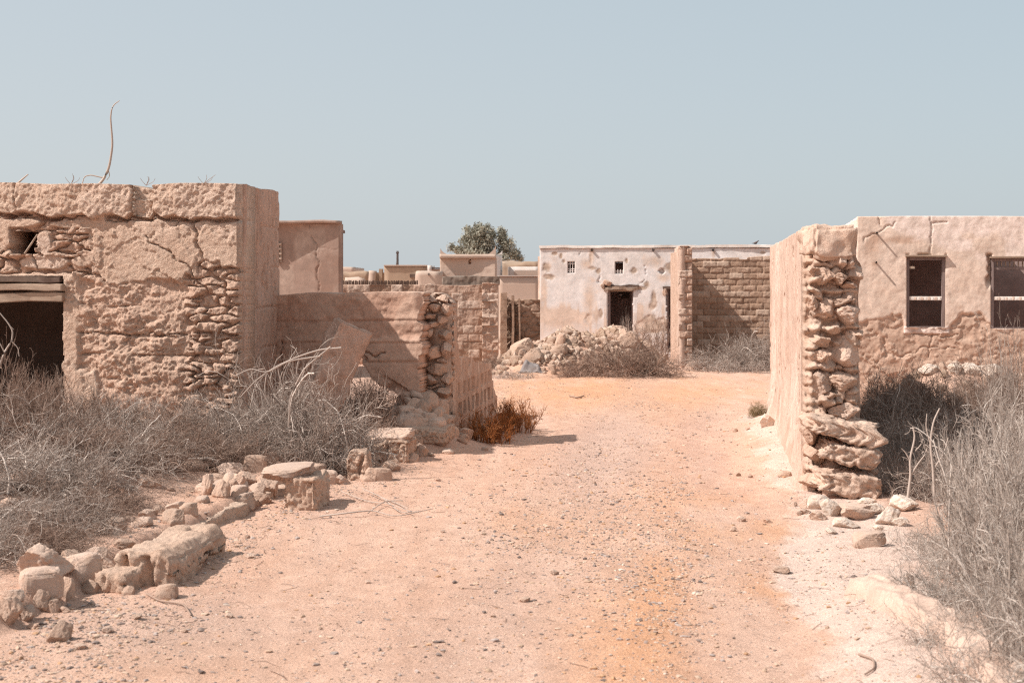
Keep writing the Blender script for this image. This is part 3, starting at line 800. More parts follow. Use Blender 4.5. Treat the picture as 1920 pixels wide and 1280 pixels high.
def leaning_slab():
    # a fallen chunk of wall leaning up to the right
    a = at(596, 760, 14.1); b = at(661, 617, 14.15)
    ax = (b - a); ln = ax.length; ax.normalize()
    face = Vector((.55, -.75, .35)); face = (face - ax * face.dot(ax)).normalized(); w = ax.cross(face)
    from mathutils import Matrix
    R = Matrix((w, face, ax)).transposed()
    V, f = box_np((a + b) / 2, (.40, .22, ln + .08), rot=R, bevel=.012, sub=.02, amp=.03, freq=5, seed=9)
    V2 = V - np.array(list(a))
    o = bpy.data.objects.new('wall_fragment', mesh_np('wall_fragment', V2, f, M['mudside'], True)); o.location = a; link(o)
    tag(o, 'long fallen wall fragment leaning against the brown yard wall', 'wall fragment')
leaning_slab()

def street_ruin():
    Y0 = 15.3; C = at(848, 820, Y0)
    t = thing('ruined_wall', 'ruined street wall stub with stone end and rows of hollow openings', 'wall', (C.x, C.y, 0))
    top = poly_y([(784, 552), (800, 549), (815, 548), (830, 551), (840, 560), (847, 568), (852, 570)])
    def prof(px, py):  # left ragged outline of the broken end
        e = np.interp(py, [545, 560, 575, 600, 610, 625, 640, 660, 690, 710, 730, 760, 800, 840], [790, 788, 797, 786, 789, 794, 797, 800, 793, 790, 789, 795, 786, 776])
        return px < e + 3 * vn(py / 6, py * 0, seed=3)
    def hf(px, py, S, Z):
        w, hid = worley(S, Z, .15, .095, seed=33, jit=.95)
        return .13 * sst(.02, .35, w) * (.35 + .8 * hid) - .10 + .025 * fbm(S * 14, Z * 14, seed=6)
    relief_part('stone_core', t, M['rcore'], (at(776, 800, Y0 + .03).x, Y0 + .03), (at(849, 800, Y0).x, Y0), 0, top, .01, hf, None, prof, .45)
    # rubble stones of the broken end
    for k, (x, y, w, h) in enumerate(((806, 562, 30, 20), (830, 560, 24, 18), (815, 577, 34, 16), (838, 580, 20, 26), (806, 592, 30, 14), (828, 598, 30, 18), (800, 620, 24, 26), (834, 628, 26, 22), (815, 607, 22, 12),
                                      (812, 660, 38, 24), (838, 655, 22, 28), (822, 690, 44, 26), (808, 712, 28, 20), (838, 710, 26, 26), (806, 738, 26, 22), (832, 736, 30, 20), (820, 757, 40, 18), (835, 776, 28, 24), (808, 776, 26, 20))):
        p = at(x, y, Y0 - .02)
        rock('stone', p, (w / F * Y0, .2, h / F * Y0), (random.uniform(-.2, .2), random.uniform(-.25, .25), random.uniform(-.4, .4)), 'round' if k % 3 else 'slab', 'fstone' if k % 2 else 'rstone', k, t)
    # outer plaster face running up the street
    E = at(932, 745, 18.95)
    topo = poly_y([(846, 566), (853, 567), (855, 610), (857, 640), (861, 669), (874, 668), (886, 672), (891, 679), (905, 680), (920, 680), (923, 706), (927, 725), (929, 740), (934, 742)])
    def hh(px, py, S, Z):
        h = .012 * fbm(S * 5, Z * 5, seed=71)
        for z0, z1, pw, ph in ((.46, .62, .34, .26),):
            cx = (S % pw) / pw
            on = sst(.22, .27, cx) * sst(.78, .73, cx) * sst(z0, z0 + .012, Z) * sst(z1, z1 - .012, Z) * (S > .28)
            h = h - (.03 if z0 > .4 else .22) * on
        return h - .01 * np.exp(-(((S % .3) - .02) / .012) ** 2)
    dv = Vector((E.x - C.x, E.y - C.y, 0)).normalized()
    def openings(px, py):
        k = (px - CX) / F; S = (k * C.y - C.x) / (dv.x - k * dv.y); Z = H - (py - HY) / F * (C.y + dv.y * S)
        c = (S % .34) / .34
        return (S > .35) & (c > .26) & (c < .76) & (((Z > .24) & (Z < .40)) | ((Z > .03) & (Z < .17)))
    relief_part('hollow_block_face', t, M['blockpale'], (C.x, C.y), (E.x, E.y), 0, topo, .014, hh, lambda px, py, S, Z, h: (sst(.0, .4, fbm(S * 3, Z * 3, seed=2)) * .6, 0 * S), openings, .26)
street_ruin()

def footing():
    """low line of the old wall base along the street"""
    t = thing('wall_footing', 'low worn earth footing of the lost wall along the left street edge', 'wall footing', (KX0, KY0, 0))
    def seg(y0, y1, w, h, seed, name='footing'):
        n = max(4, int((y1 - y0) / .016)); m = 30
        ys = np.linspace(y0, y1, n); c = np.linspace(0, 1, m)
        Yg, Cg = np.meshgrid(ys, c, indexing='ij')
        # cross profile: up the street face, across the top, down behind
        fx = np.interp(Cg, [0, .3, .36, .9, 1], [.03, .012, -.01, -w, -w - .05]); fz = np.interp(Cg, [0, .3, .36, .9, 1], [-.08, h * .92, h, h * .9, -.05])
        X = KX0 + KS * (Yg - KY0) + fx + .022 * fbm(Yg * 2.0, Cg * 0 + seed, seed=seed) + .022 * fbm(Yg * 8, Cg * 4, seed=seed + 1, octv=5, gain=.65)
        Z = gz(KX0 + KS * (Yg - KY0) - .0 * Yg, Yg, False) * .4 + fz * (1 + .3 * fbm(Yg * 2.4, Cg * 0, seed=seed + 2)) + .025 * fbm(Yg * 6, Cg * 4, seed=seed + 3, octv=5, gain=.68)
        e = np.minimum(Yg - y0, y1 - Yg); Z = Z - .12 * sst(.2, 0, e)
        I = np.arange(n * m).reshape(n, m)
        q = np.stack([I[:-1, :-1], I[:-1, 1:], I[1:, 1:], I[1:, :-1]], -1).reshape(-1, 4)[:, ::-1]
        part(name, mesh_np(name, np.stack([X, Yg, Z], -1).reshape(-1, 3), [q], M['mud'], True), t)
    seg(8.2, 13.0, .30, .075, 3)
    seg(12.9, 15.5, .30, .11, 23)
footing()

# stones and wall lumps along the left footing
def lump(px, py, w, h, d, rz, label, seed, kind='block', mk='fstone', lift=0):
    """a chunk of earthen wall core: flat broken top, cracked upright faces"""
    g = hit(px, py); W, Hh = w / F * g.y, h / F * g.y
    V, f = box_np((0, 0, 0), (W, d, Hh * 1.25), bevel=.012, sub=.013, seed=seed)
    o = seed * 7.3
    n = V / (np.array([W, d, Hh * 1.25]) / 2); up = (np.abs(n[:, 2:3]) > .9)
    x, y, z = V[:, 0] + o, V[:, 1], V[:, 2]
    sx = .016 * fbm(x * 12, y * 12, z * 7, seed=seed, octv=5, gain=.62) + .022 * fbm(x * 3, y * 3, z * 2, seed=seed + 2, octv=2) + .012 * fbm(x * 40, y * 40, z * 40, seed=seed + 7, octv=2)
    gr_ = .05 * sst(.93, .985, 1 - np.abs(vn(x * 3.2 + .2 * vn(z * 9, y * 9, seed=2), y * 3.2, z * .7, seed=seed + 4)))
    out = np.where(np.abs(n) > .8, np.sign(n), 0.0); out /= np.linalg.norm(out, axis=1, keepdims=True) + 1e-6
    V = V + out * ((sx - gr_) * np.where(np.abs(n[:, 2]) > .85, .45, 1.0))[:, None]
    V[:, 2] += .10 * Hh * fbm(x * 4, y * 4, seed=seed + 6) * (V[:, 2] > 0) - .25 * Hh * sst(.55, 1.0, n[:, 0] * math.cos(seed) + n[:, 1] * math.sin(seed) * .6) * (V[:, 2] > 0)
    ob = bpy.data.objects.new('wall_lump', mesh_np('wall_lump', V, f, M['lump'], True))
    ob.location = (g.x, g.y + d * .45, g.z + Hh * .42 + lift); ob.rotation_euler = (0, 0, rz); link(ob)
    tag(ob, label, 'wall fragment')
    return ob.location + Vector((0, 0, Hh * .6))
def on_top(top, W, D, h, rz, label, mk, seed, kind='slab', cat='slab', dx=0, dy=0):
    o = rock('stone', (top.x + dx, top.y + dy, top.z + h * .3), (W, D, h), (.05, -.05, rz), kind, mk, seed); tag(o, label, cat)
lump(292, 1098, 104, 60, .95, -.125, 'largest broken wall lump with flat top on the left footing, near the camera', 0)
lump(226, 1112, 60, 34, .36, -.3, 'low lump of wall core beside the largest wall lump on the left footing', 1)
T1 = lump(566, 955, 66, 58, .38, -.12, 'wall lump under a flat capping slab midway along the left footing', 2)
lump(668, 898, 38, 48, .34, .1, 'upright thin wall lump on the left footing, nearer the leaning wall fragment', 3)
T2 = lump(738, 868, 70, 40, .5, -.1, 'wide wall lump at the far end of the left footing', 4)
lump(790, 826, 110, 24, .6, -.13, 'earth ledge at the foot of the ruined street wall end', 5)
on_top(T1, .46, .40, .11, .15, 'flat capping slab lying on a wall lump midway along the left footing', 'rstone', 1, dx=-.10)
on_top(T2, .50, .42, .13, -.2, 'flat crusted stone on top of the far wall lump of the left footing', 'rstone', 2, dx=-.06, cat='stone')
rock_px('stone', 110, 1205, 50, 44, 'small pointed clod standing alone on the sand at lower left', kind='round', seed=1)
rock_px('stone', 770, 812, 66, 36, 'pale oblong block lying tilted below the ruined street wall end', kind='block', mk='rstone', seed=2, tilt=.45, dep=.6)
rock_px('stone', 310, 1124, 44, 28, 'small brick shaped stone alone on the sand before the largest wall lump', kind='block', seed=3)
rock_px('stone', 455, 846, 66, 36, 'large pale stone sitting up among the bushes at left', kind='round', mk='rstone', seed=1, lift=.03)
rock_px('stone', 70, 1125, 80, 56, 'pale blocky stone beside the grey bushes at lower left', kind='block', mk='rstone', seed=4)
rock_px('stone', 12, 1170, 52, 54, 'rounded brown stone at the left edge of the picture', kind='round', seed=0)
rock_px('stone', 75, 1085, 110, 72, 'big smooth boulder half under the grey bushes at lower left', kind='round', mk='rstone', seed=3)
G1 = 'stones along the left footing'; L1 = 'rough brown stone lying in the row along the left footing'
for k, (x, y, w, h) in enumerate(((22, 1138, 48, 32), (72, 1146, 42, 38), (118, 1122, 40, 40), (150, 1088, 70, 46), (132, 1062, 46, 34), (198, 1090, 60, 40), (178, 1048, 44, 28), (212, 1000, 40, 30), (232, 1034, 46, 22), (275, 975, 34, 22),
                                  (322, 985, 42, 30), (352, 965, 36, 22), (386, 928, 26, 44), (412, 934, 38, 36), (405, 905, 40, 18), (448, 938, 34, 28), (462, 908, 40, 26), (486, 948, 66, 30), (430, 890, 50, 26),
                                  (478, 885, 44, 34), (505, 905, 30, 22), (392, 870, 50, 24), (362, 880, 40, 20), (520, 930, 40, 22), (505, 868, 34, 24), (532, 862, 44, 24), (600, 935, 30, 18), (612, 905, 40, 26), (636, 885, 36, 24), (655, 858, 44, 26),
                                  (690, 872, 36, 24), (700, 895, 44, 22), (735, 885, 40, 24), (755, 868, 34, 26), (772, 868, 26, 20), (775, 842, 34, 26), (800, 800, 44, 26), (790, 780, 40, 30), (815, 790, 30, 24), (760, 790, 36, 26), (830, 800, 34, 24),
                                  (735, 810, 34, 20), (700, 822, 44, 22), (640, 838, 50, 22), (610, 860, 44, 18), (250, 1098, 28, 18), (238, 1118, 26, 18), (575, 850, 34, 20), (800, 828, 24, 14), (425, 925, 44, 34), (440, 912, 36, 26), (455, 950, 44, 28), (500, 925, 50, 34), (520, 905, 44, 32), (480, 930, 34, 26), (590, 900, 46, 32), (615, 880, 40, 28), (640, 905, 34, 22), (690, 900, 40, 30), (715, 900, 36, 26), (760, 850, 46, 34), (785, 855, 36, 26), (745, 830, 50, 30), (812, 815, 44, 30), (830, 830, 34, 22), (850, 818, 30, 20), (660, 830, 54, 28), (560, 835, 46, 24), (520, 845, 40, 22), (190, 1065, 50, 36), (165, 1115, 40, 28), (95, 1150, 34, 26), (45, 1165, 40, 30), (775, 770, 40, 26), (800, 765, 44, 30), (822, 775, 40, 28), (790, 800, 46, 28), (760, 800, 40, 26), (815, 810, 44, 28), (770, 825, 40, 24), (840, 790, 36, 26), (745, 812, 36, 24), (805, 745, 34, 24), (830, 755, 36, 26), (780, 790, 30, 22), (725, 820, 40, 24))):
    rock_px('stone', x, y, w * 1.02, h * 1.1, L1, G1, kind=('round', 'round', 'slab', 'block')[k % 4], mk='fstone' if k % 3 else 'rstone', seed=k, sink=.3)
G4 = 'rubble spilling from the ruined street wall'; L4 = 'small rough stone in the rubble spilling from the ruined street wall end'
rgs = np.random.default_rng(3)
for k in range(64):
    a, r = rgs.uniform(0, 2 * math.pi), rgs.uniform(0, 1) ** .6
    x, y = -1.0 + .62 * r * math.cos(a), 14.7 + .75 * r * math.sin(a); s_ = rgs.uniform(.07, .19)
    o = rock('stone', (x, y, g1(x, y) + s_ * .12), (s_ * 1.2, s_, s_ * rgs.uniform(.5, .8)), (rgs.uniform(-.5, .5), rgs.uniform(-.5, .5), rgs.uniform(0, 6)), ('round', 'block', 'slab')[k % 3], 'rstone' if k % 2 else 'fstone', k); tag(o, L4, 'stone', G4)
G5 = 'small angular stones behind the left footing'; L5 = 'small angular stone in the debris behind the left footing'
for k in range(80):
    y = rgs.uniform(8.6, 14.4); x = KX0 + KS * (y - KY0) - .22 - 1.0 * rgs.uniform(0, 1) ** 1.5; s_ = .045 * math.exp(rgs.uniform(0, 1.35))
    o = rock('stone', (x, y, g1(x, y) + s_ * .10), (s_ * 1.25, s_, s_ * rgs.uniform(.5, .85)), (rgs.uniform(-.5, .5), rgs.uniform(-.5, .5), rgs.uniform(0, 6)), ('block', 'round', 'slab')[k % 3], 'rstone' if k % 2 else 'fstone', k); tag(o, L5, 'stone', G5)
G2 = 'small loose stones on the sand'; L2 = 'small loose stone lying on the sand of the street'
for k, (x, y, w, h) in enumerate(((700, 878, 26, 12), (662, 850, 20, 10), (910, 845, 16, 10), (822, 902, 12, 7), (1160, 940, 10, 6), (1115, 905, 8, 6), (830, 1000, 10, 6), (985, 1130, 20, 9), (1040, 1082, 22, 12), (1385, 893, 12, 9), (1408, 896, 10, 8),
                                  (1380, 808, 12, 9), (1402, 806, 10, 7), (1375, 1000, 16, 9), (1392, 975, 20, 12), (1440, 978, 18, 10), (470, 1050, 18, 10), (462, 1010, 20, 10), (200, 1190, 22, 13), (60, 1180, 30, 14), (150, 1220, 30, 12), (120, 1150, 24, 14), (430, 1160, 18, 9), (600, 1180, 14, 7),
                                  (1640, 1105, 20, 12), (1585, 935, 20, 14), (1500, 965, 16, 10), (925, 1158, 12, 6), (690, 1095, 12, 7), (775, 1080, 9, 6), (255, 1165, 24, 12), (345, 1190, 16, 8), (1230, 1190, 12, 6), (1310, 1050, 10, 5))):
    rock_px('stone', x, y, w, h, L2, G2, kind='round', mk='fstone' if k % 2 else 'rstone', seed=k)
rock_px('stone', 985, 1132, 22, 9, 'dark flat stone chip in the middle of the sand track', kind='slab', seed=1)

def fallen_twigs():
    o = []
    rg = np.random.default_rng(5)
    for k, l in enumerate(([(600, 968), (650, 972), (700, 966), (740, 972), (812, 962)], [(640, 930), (690, 945), (730, 955), (770, 968)], [(680, 925), (720, 945), (750, 965), (790, 966)], [(690, 965), (720, 950), (755, 948)], [(700, 935), (745, 950), (765, 962)])):
        pp = [hit(x, y) + Vector((0, 0, .012 + .03 * math.sin(i * 2.1 + k) ** 2)) for i, (x, y) in enumerate(l)]
        o.append((pp, .007 if k == 0 else .004, .003))
    base = o[0][0]
    stick('fallen_branch', 'thin dry branch lying flat on the sand below the left footing', base, .007, .003, 'twig', 'branch', None, o[1:])
    stick('fallen_branch', 'short bent twig lying on the sand at lower right', [hit(x, y) + Vector((0, 0, .01)) for x, y in ((1610, 1232), (1638, 1240), (1640, 1262), (1622, 1272))], .006, .004, 'twigb')
    stick('fallen_branch', 'thin root like stick on the sand before the largest wall lump', [hit(x, y) + Vector((0, 0, .012)) for x, y in ((275, 1118), (300, 1132), (345, 1138), (358, 1160))], .006, .004, 'twigb')
    stick('fallen_branch', 'dark short twig on the far sand right of the rubble heap', [hit(x, y) + Vector((0, 0, .02)) for x, y in ((1068, 744), (1084, 748), (1095, 744))], .014, .01, 'twigb')
fallen_twigs()

# ================================================================== RIGHT STREET WALL
def right_wall():
    Y0 = RY0 - .12; A = at(1518, 930, Y0); Bf = at(1446, 795, 17.85); zt = at(1518, 424, Y0).z
    t = thing('street_wall', 'bright plastered thick wall with crumbling stone end right of the track', 'wall', (A.x, A.y, 0))
    def topf(px): return np.interp(px, [1440, 1448, 1480, 1505, 1518], [466, 462, 444, 429, 425]) + 1.0 * vn(px / 7, px * 0, seed=3)
    def hs(px, py, S, Z):
        pits = sst(.35, .62, fbm(S * 13, Z * 4.5, seed=83, octv=4, gain=.6)) * sst(-.3, .2, fbm(S * 1.5, Z * 1.5, seed=8))
        h = .014 * fbm(S * 3, Z * 2, seed=81, octv=5, gain=.6) - .05 * pits + .012
        h = h + .05 * sst(.75, .0, Z) + .03 * sst(.35, 0, Z) * (1 + fbm(S * 3, Z * 3, seed=3))     # swelling foot
        return h - .05 * blob(px, py, 1492, 700, 5, 90) * 0
    # the street face is seen with its far end on the left of the picture
    relief_part('street_face', t, M['rwall'], (Bf.x, Bf.y), (A.x + .017, A.y + .12), -.1, topf, .0125, hs, lambda px, py, S, Z, h: (sst(.1, .5, fbm(S * 2, Z * .8, seed=2)) * .5, sst(.0, .5, fbm(S * 1.2, Z * 1.6, seed=12)) * .6), None, .18)
    # core behind it
    d = Vector((Bf.x - A.x, Bf.y - A.y, 0)).normalized(); nr = Vector((d.y, -d.x, 0))
    Ln = math.hypot(Bf.x - A.x, Bf.y - A.y)
    c = Vector((A.x, A.y, 0)) + d * (Ln / 2 + .16) + nr * .26
    box_part('wall_core', t, M['rcore'], (c.x, c.y, zt / 2 - .06), (Ln - .1, .29, zt + .0), rotz=math.atan2(d.y, d.x), sub=.06, amp=.03, freq=5)
    # capping block of plaster at the near end
    p = at(1559, 454, Y0 + .0)
    V, f = box_np((p.x, p.y + .18, p.z), (84 / F * Y0, .5, 60 / F * Y0), rotz=.05, bevel=.03, sub=.016, amp=.028, freq=6, seed=4)
    part('plaster_cap', mesh_np('plaster_cap', V, f, M['rend'], True), t)
    # the broken end: mortar and stone core, then the larger stones standing proud of it
    e0, e1 = at(1513, 915, Y0 - .03), at(1614, 915, Y0 - .02)
    def he(px, py, S, Z):
        w, hid = worley(S, Z, .16, .13, seed=44, jit=1.0)
        h = .07 * sst(.02, .3, w) * (.3 + .9 * hid) - .06 + .04 * fbm(S * 13, Z * 13, seed=45, octv=5, gain=.65) + .03 * fbm(S * 4, Z * 4, seed=46)
        for y0, a in ((494, .8), (545, 1), (614, 1), (690, 1), (752, .7), (800, .7), (930, .8)):
            h = h + .055 * a * np.exp(-((py - y0 - 6 * fbm(S * 5, Z * 0, seed=int(y0))) / (5 + 2 * vn(S * 6, Z * 0, seed=int(y0) + 3))) ** 2)
        return h - .04 * sst(1606, 1614, px) - .04 * sst(1522, 1514, px)
    relief_part('broken_end', t, M['rend'], (e0.x, e0.y), (e1.x, e1.y), 0, poly_y([(1500, 478), (1520, 478), (1600, 480), (1620, 484)]), .0105, he, lambda px, py, S, Z, h: (sst(.0, -.06, h) * .6, 0 * S),
                lambda px, py: (px > np.interp(py, [480, 540, 600, 700, 760, 800, 900, 940], [1602, 1606, 1617, 1616, 1608, 1604, 1612, 1616]) + 4 * vn(py / 9, py * 0, seed=6)), .2)
    st = ((1540, 519, 44, 36, 0), (1601, 514, 30, 32, 1), (1575, 521, 34, 24, 0), (1591, 534, 30, 16, 0), (1528, 506, 22, 18, 0), (1592, 555, 34, 20, 1), (1572, 569, 56, 18, 0), (1546, 580, 44, 42, 0), (1592, 589, 54, 38, 1), (1526, 566, 20, 34, 0),
          (1540, 638, 40, 30, 0), (1589, 656, 56, 58, 1), (1538, 668, 38, 26, 0), (1608, 628, 22, 20, 0), (1585, 713, 58, 34, 0), (1538, 719, 44, 50, 1), (1556, 741, 30, 22, 0), (1596, 741, 36, 22, 0), (1582, 774, 52, 36, 1), (1528, 775, 34, 28, 0),
          (1522, 812, 36, 40, 0), (1548, 795, 40, 22, 0), (1530, 850, 40, 36, 0), (1563, 876, 64, 28, 1), (1622, 890, 36, 40, 0), (1520, 900, 36, 30, 0), (1598, 868, 40, 24, 0), (1540, 932, 46, 26, 1), (1590, 938, 52, 22, 0), (1622, 930, 30, 24, 1))
    for k, (x, y, w, h, kk) in enumerate(st):
        p = at(x, y, Y0 + .0 - (.0 if y < 780 else .05))
        rock('stone', (p.x, p.y + .035, p.z), (w / F * Y0 * 1.12, .26, h / F * Y0 * 1.14), (random.uniform(-.15, .15), random.uniform(-.2, .2), random.uniform(-.3, .3)),
             'block' if kk == 2 else 'round', 'rstone' if kk else 'fstone', k, t)
    for k, (x, y, w, h, tl) in enumerate(((1588, 806, 122, 32, .24), (1600, 851, 104, 34, .20), (1592, 905, 108, 40, .13))):
        p = at(x, y, Y0 - .34)
        W, D_, H_ = w / F * (Y0 - .34), .55, h / F * Y0 * 1.1
        V, f = box_np((0, 0, 0), (W, D_, H_), bevel=.014, sub=.016)
        nn = V / (np.array([W, D_, H_]) / 2); out = np.where(np.abs(nn) > .8, np.sign(nn), 0.0); out /= np.linalg.norm(out, axis=1, keepdims=True) + 1e-6
        x_, y_, z_ = V[:, 0] + k * 5.1, V[:, 1], V[:, 2]
        V = V + out * (.022 * fbm(x_ * 5, y_ * 5, z_ * 5, seed=k, octv=2) + .022 * fbm(x_ * 16, y_ * 16, z_ * 16, seed=k + 3, octv=4, gain=.65) - .02 * sst(.2, .5, fbm(x_ * 22, y_ * 22, z_ * 22, seed=k + 6, octv=2)))[:, None]
        V[:, 0] += .06 * fbm(V[:, 1] * 4, V[:, 2] * 9, seed=k + 9) ; V[:, 2] *= 1 - .25 * sst(.2, -.5, V[:, 0] / W) 
        R = np.array(Euler((.05, tl, -.08)).to_matrix())
        V = V @ R.T + np.array([p.x, p.y + .22, p.z])
        part('stone_slab', mesh_np('stone_slab', V, f, M['rend'], True), t)
right_wall()
G3 = 'thin stones spilling from the crumbling wall end'; L3 = 'pale stone among those spilling from the foot of the crumbling wall end'
for k, (x, y, w, h, kd) in enumerate(((1548, 958, 60, 28, 'slab'), (1604, 966, 76, 22, 'slab'), (1630, 952, 40, 24, 'round'), (1535, 975, 36, 24, 'round'), (1590, 988, 54, 18, 'slab'), (1515, 955, 30, 22, 'round'), (1640, 960, 40, 22, 'round'), (1575, 930, 60, 30, 'block'), (1650, 995, 26, 14, 'round'), (1510, 965, 22, 14, 'round'), (1560, 1000, 22, 12, 'round'), (1490, 950, 18, 12, 'round'), (1690, 985, 30, 18, 'round'))):
    rock_px('stone', x, y, w, h, L3, G3, kd, 'rstone' if k % 2 else 'whitestone', k, cat='stone')
rock_px('stone', 1616, 972, 92, 20, 'flat stone slab lying at the foot of the crumbling wall end', kind='slab', mk='rstone', seed=1, tilt=.25, dep=.5, cat='slab')
rock_px('stone', 1560, 968, 44, 38, 'pale rounded stone at the foot of the crumbling wall end', mk='whitestone', seed=2)
rock_px('stone', 1700, 958, 56, 32, 'pale smooth stone before the grey bush right of the wall end', mk='whitestone', seed=4)
rock_px('stone', 1668, 982, 50, 38, 'grey white stone just right of the flat slab at the wall end', mk='whitestone', seed=1)
rock_px('stone', 1633, 1028, 64, 30, 'lone oblong stone on the pale bank below the wall end', mk='rstone', kind='block', seed=0, dep=.6)
rock_px('stone', 1472, 893, 26, 11, 'small brown brick piece at the foot of the bright street wall', kind='block', seed=2)
rock_px('stone', 1440, 800, 34, 30, 'pale stone at the far foot of the bright street wall', mk='whitestone', seed=3)
rock_px('stone', 1705, 1120, 34, 60, 'upright pale stone in the dry bushes at lower right', mk='rstone', seed=5)
rock_px('stone', 1465, 1078, 36, 12, 'flat brown clod on the orange sand at right', kind='slab', seed=3)
def right_edge():
    o = []
    ys = np.linspace(4.6, 7.6, 90); c = np.linspace(0, 1, 14); Yg, Cg = np.meshgrid(ys, c, indexing='ij')
    xe = np.interp(Yg, [4.6, 5.2, 6.2, 7.0, 7.6], [1.88, 1.87, 1.88, 1.83, 1.78]) 
    fx = np.interp(Cg, [0, .15, .8, .9, 1], [-.02, .02, .16, .18, .2]); fz = np.interp(Cg, [0, .15, .8, .9, 1], [-.06, .085, .10, .03, -.1])
    X = xe + fx + .03 * fbm(Yg * 3, Cg * 0, seed=3) + .012 * fbm(Yg * 12, Cg * 4, seed=4)
    Z = gz(X, Yg, False) + fz + .012 * fbm(Yg * 8, Cg * 5, seed=7)
    I = np.arange(X.size).reshape(X.shape); q = np.stack([I[:-1, :-1], I[:-1, 1:], I[1:, 1:], I[1:, :-1]], -1).reshape(-1, 4)[:, ::-1]
    b = np.array([1.62, 6, 0])
    ob = bpy.data.objects.new('wall_footing', mesh_np('wall_footing', np.stack([X, Yg, Z], -1).reshape(-1, 3) - b, [q], M['rwall'], True)); ob.location = b; link(ob)
    tag(ob, 'pale crumbling footing edge at the lower right beside dry bushes', 'wall footing')
right_edge()

# ================================================================== RIGHT RENDERED BUILDING
def room(t, A, B, depth, h, mat, roof=True, thick=.4):
    """plain inner box behind a facade: back wall, end walls, floor, roof"""
    A = Vector((A[0], A[1], 0)); B = Vector((B[0], B[1], 0)); d = (B - A).normalized(); n = Vector((-d.y, d.x, 0)); L_ = (B - A).length
    ang = math.atan2(d.y, d.x); mid = (A + B) / 2
    c = mid + n * (depth + .06); box_part('back_wall', t, mat, (c.x, c.y, h / 2), (L_ - .1, .12, h), rotz=ang, sub=.4)
    for e, s in ((A, 1), (B, -1)):
        c = e + d * s * .12 + n * (thick + (depth - thick) / 2); box_part('end_wall', t, mat, (c.x, c.y, h / 2), (.2, depth - thick - .01, h), rotz=ang, sub=.4)
    if roof:
        c = mid + n * ((depth + thick) / 2 + .04) - d * L_ * (1 - roof) / 2; box_part('roof', t, mat, (c.x, c.y, h + .07), (L_ * roof - .06, depth - thick + .1, .13), rotz=ang, sub=.4)   # roof cut short, an unseen gap added to let light into the room

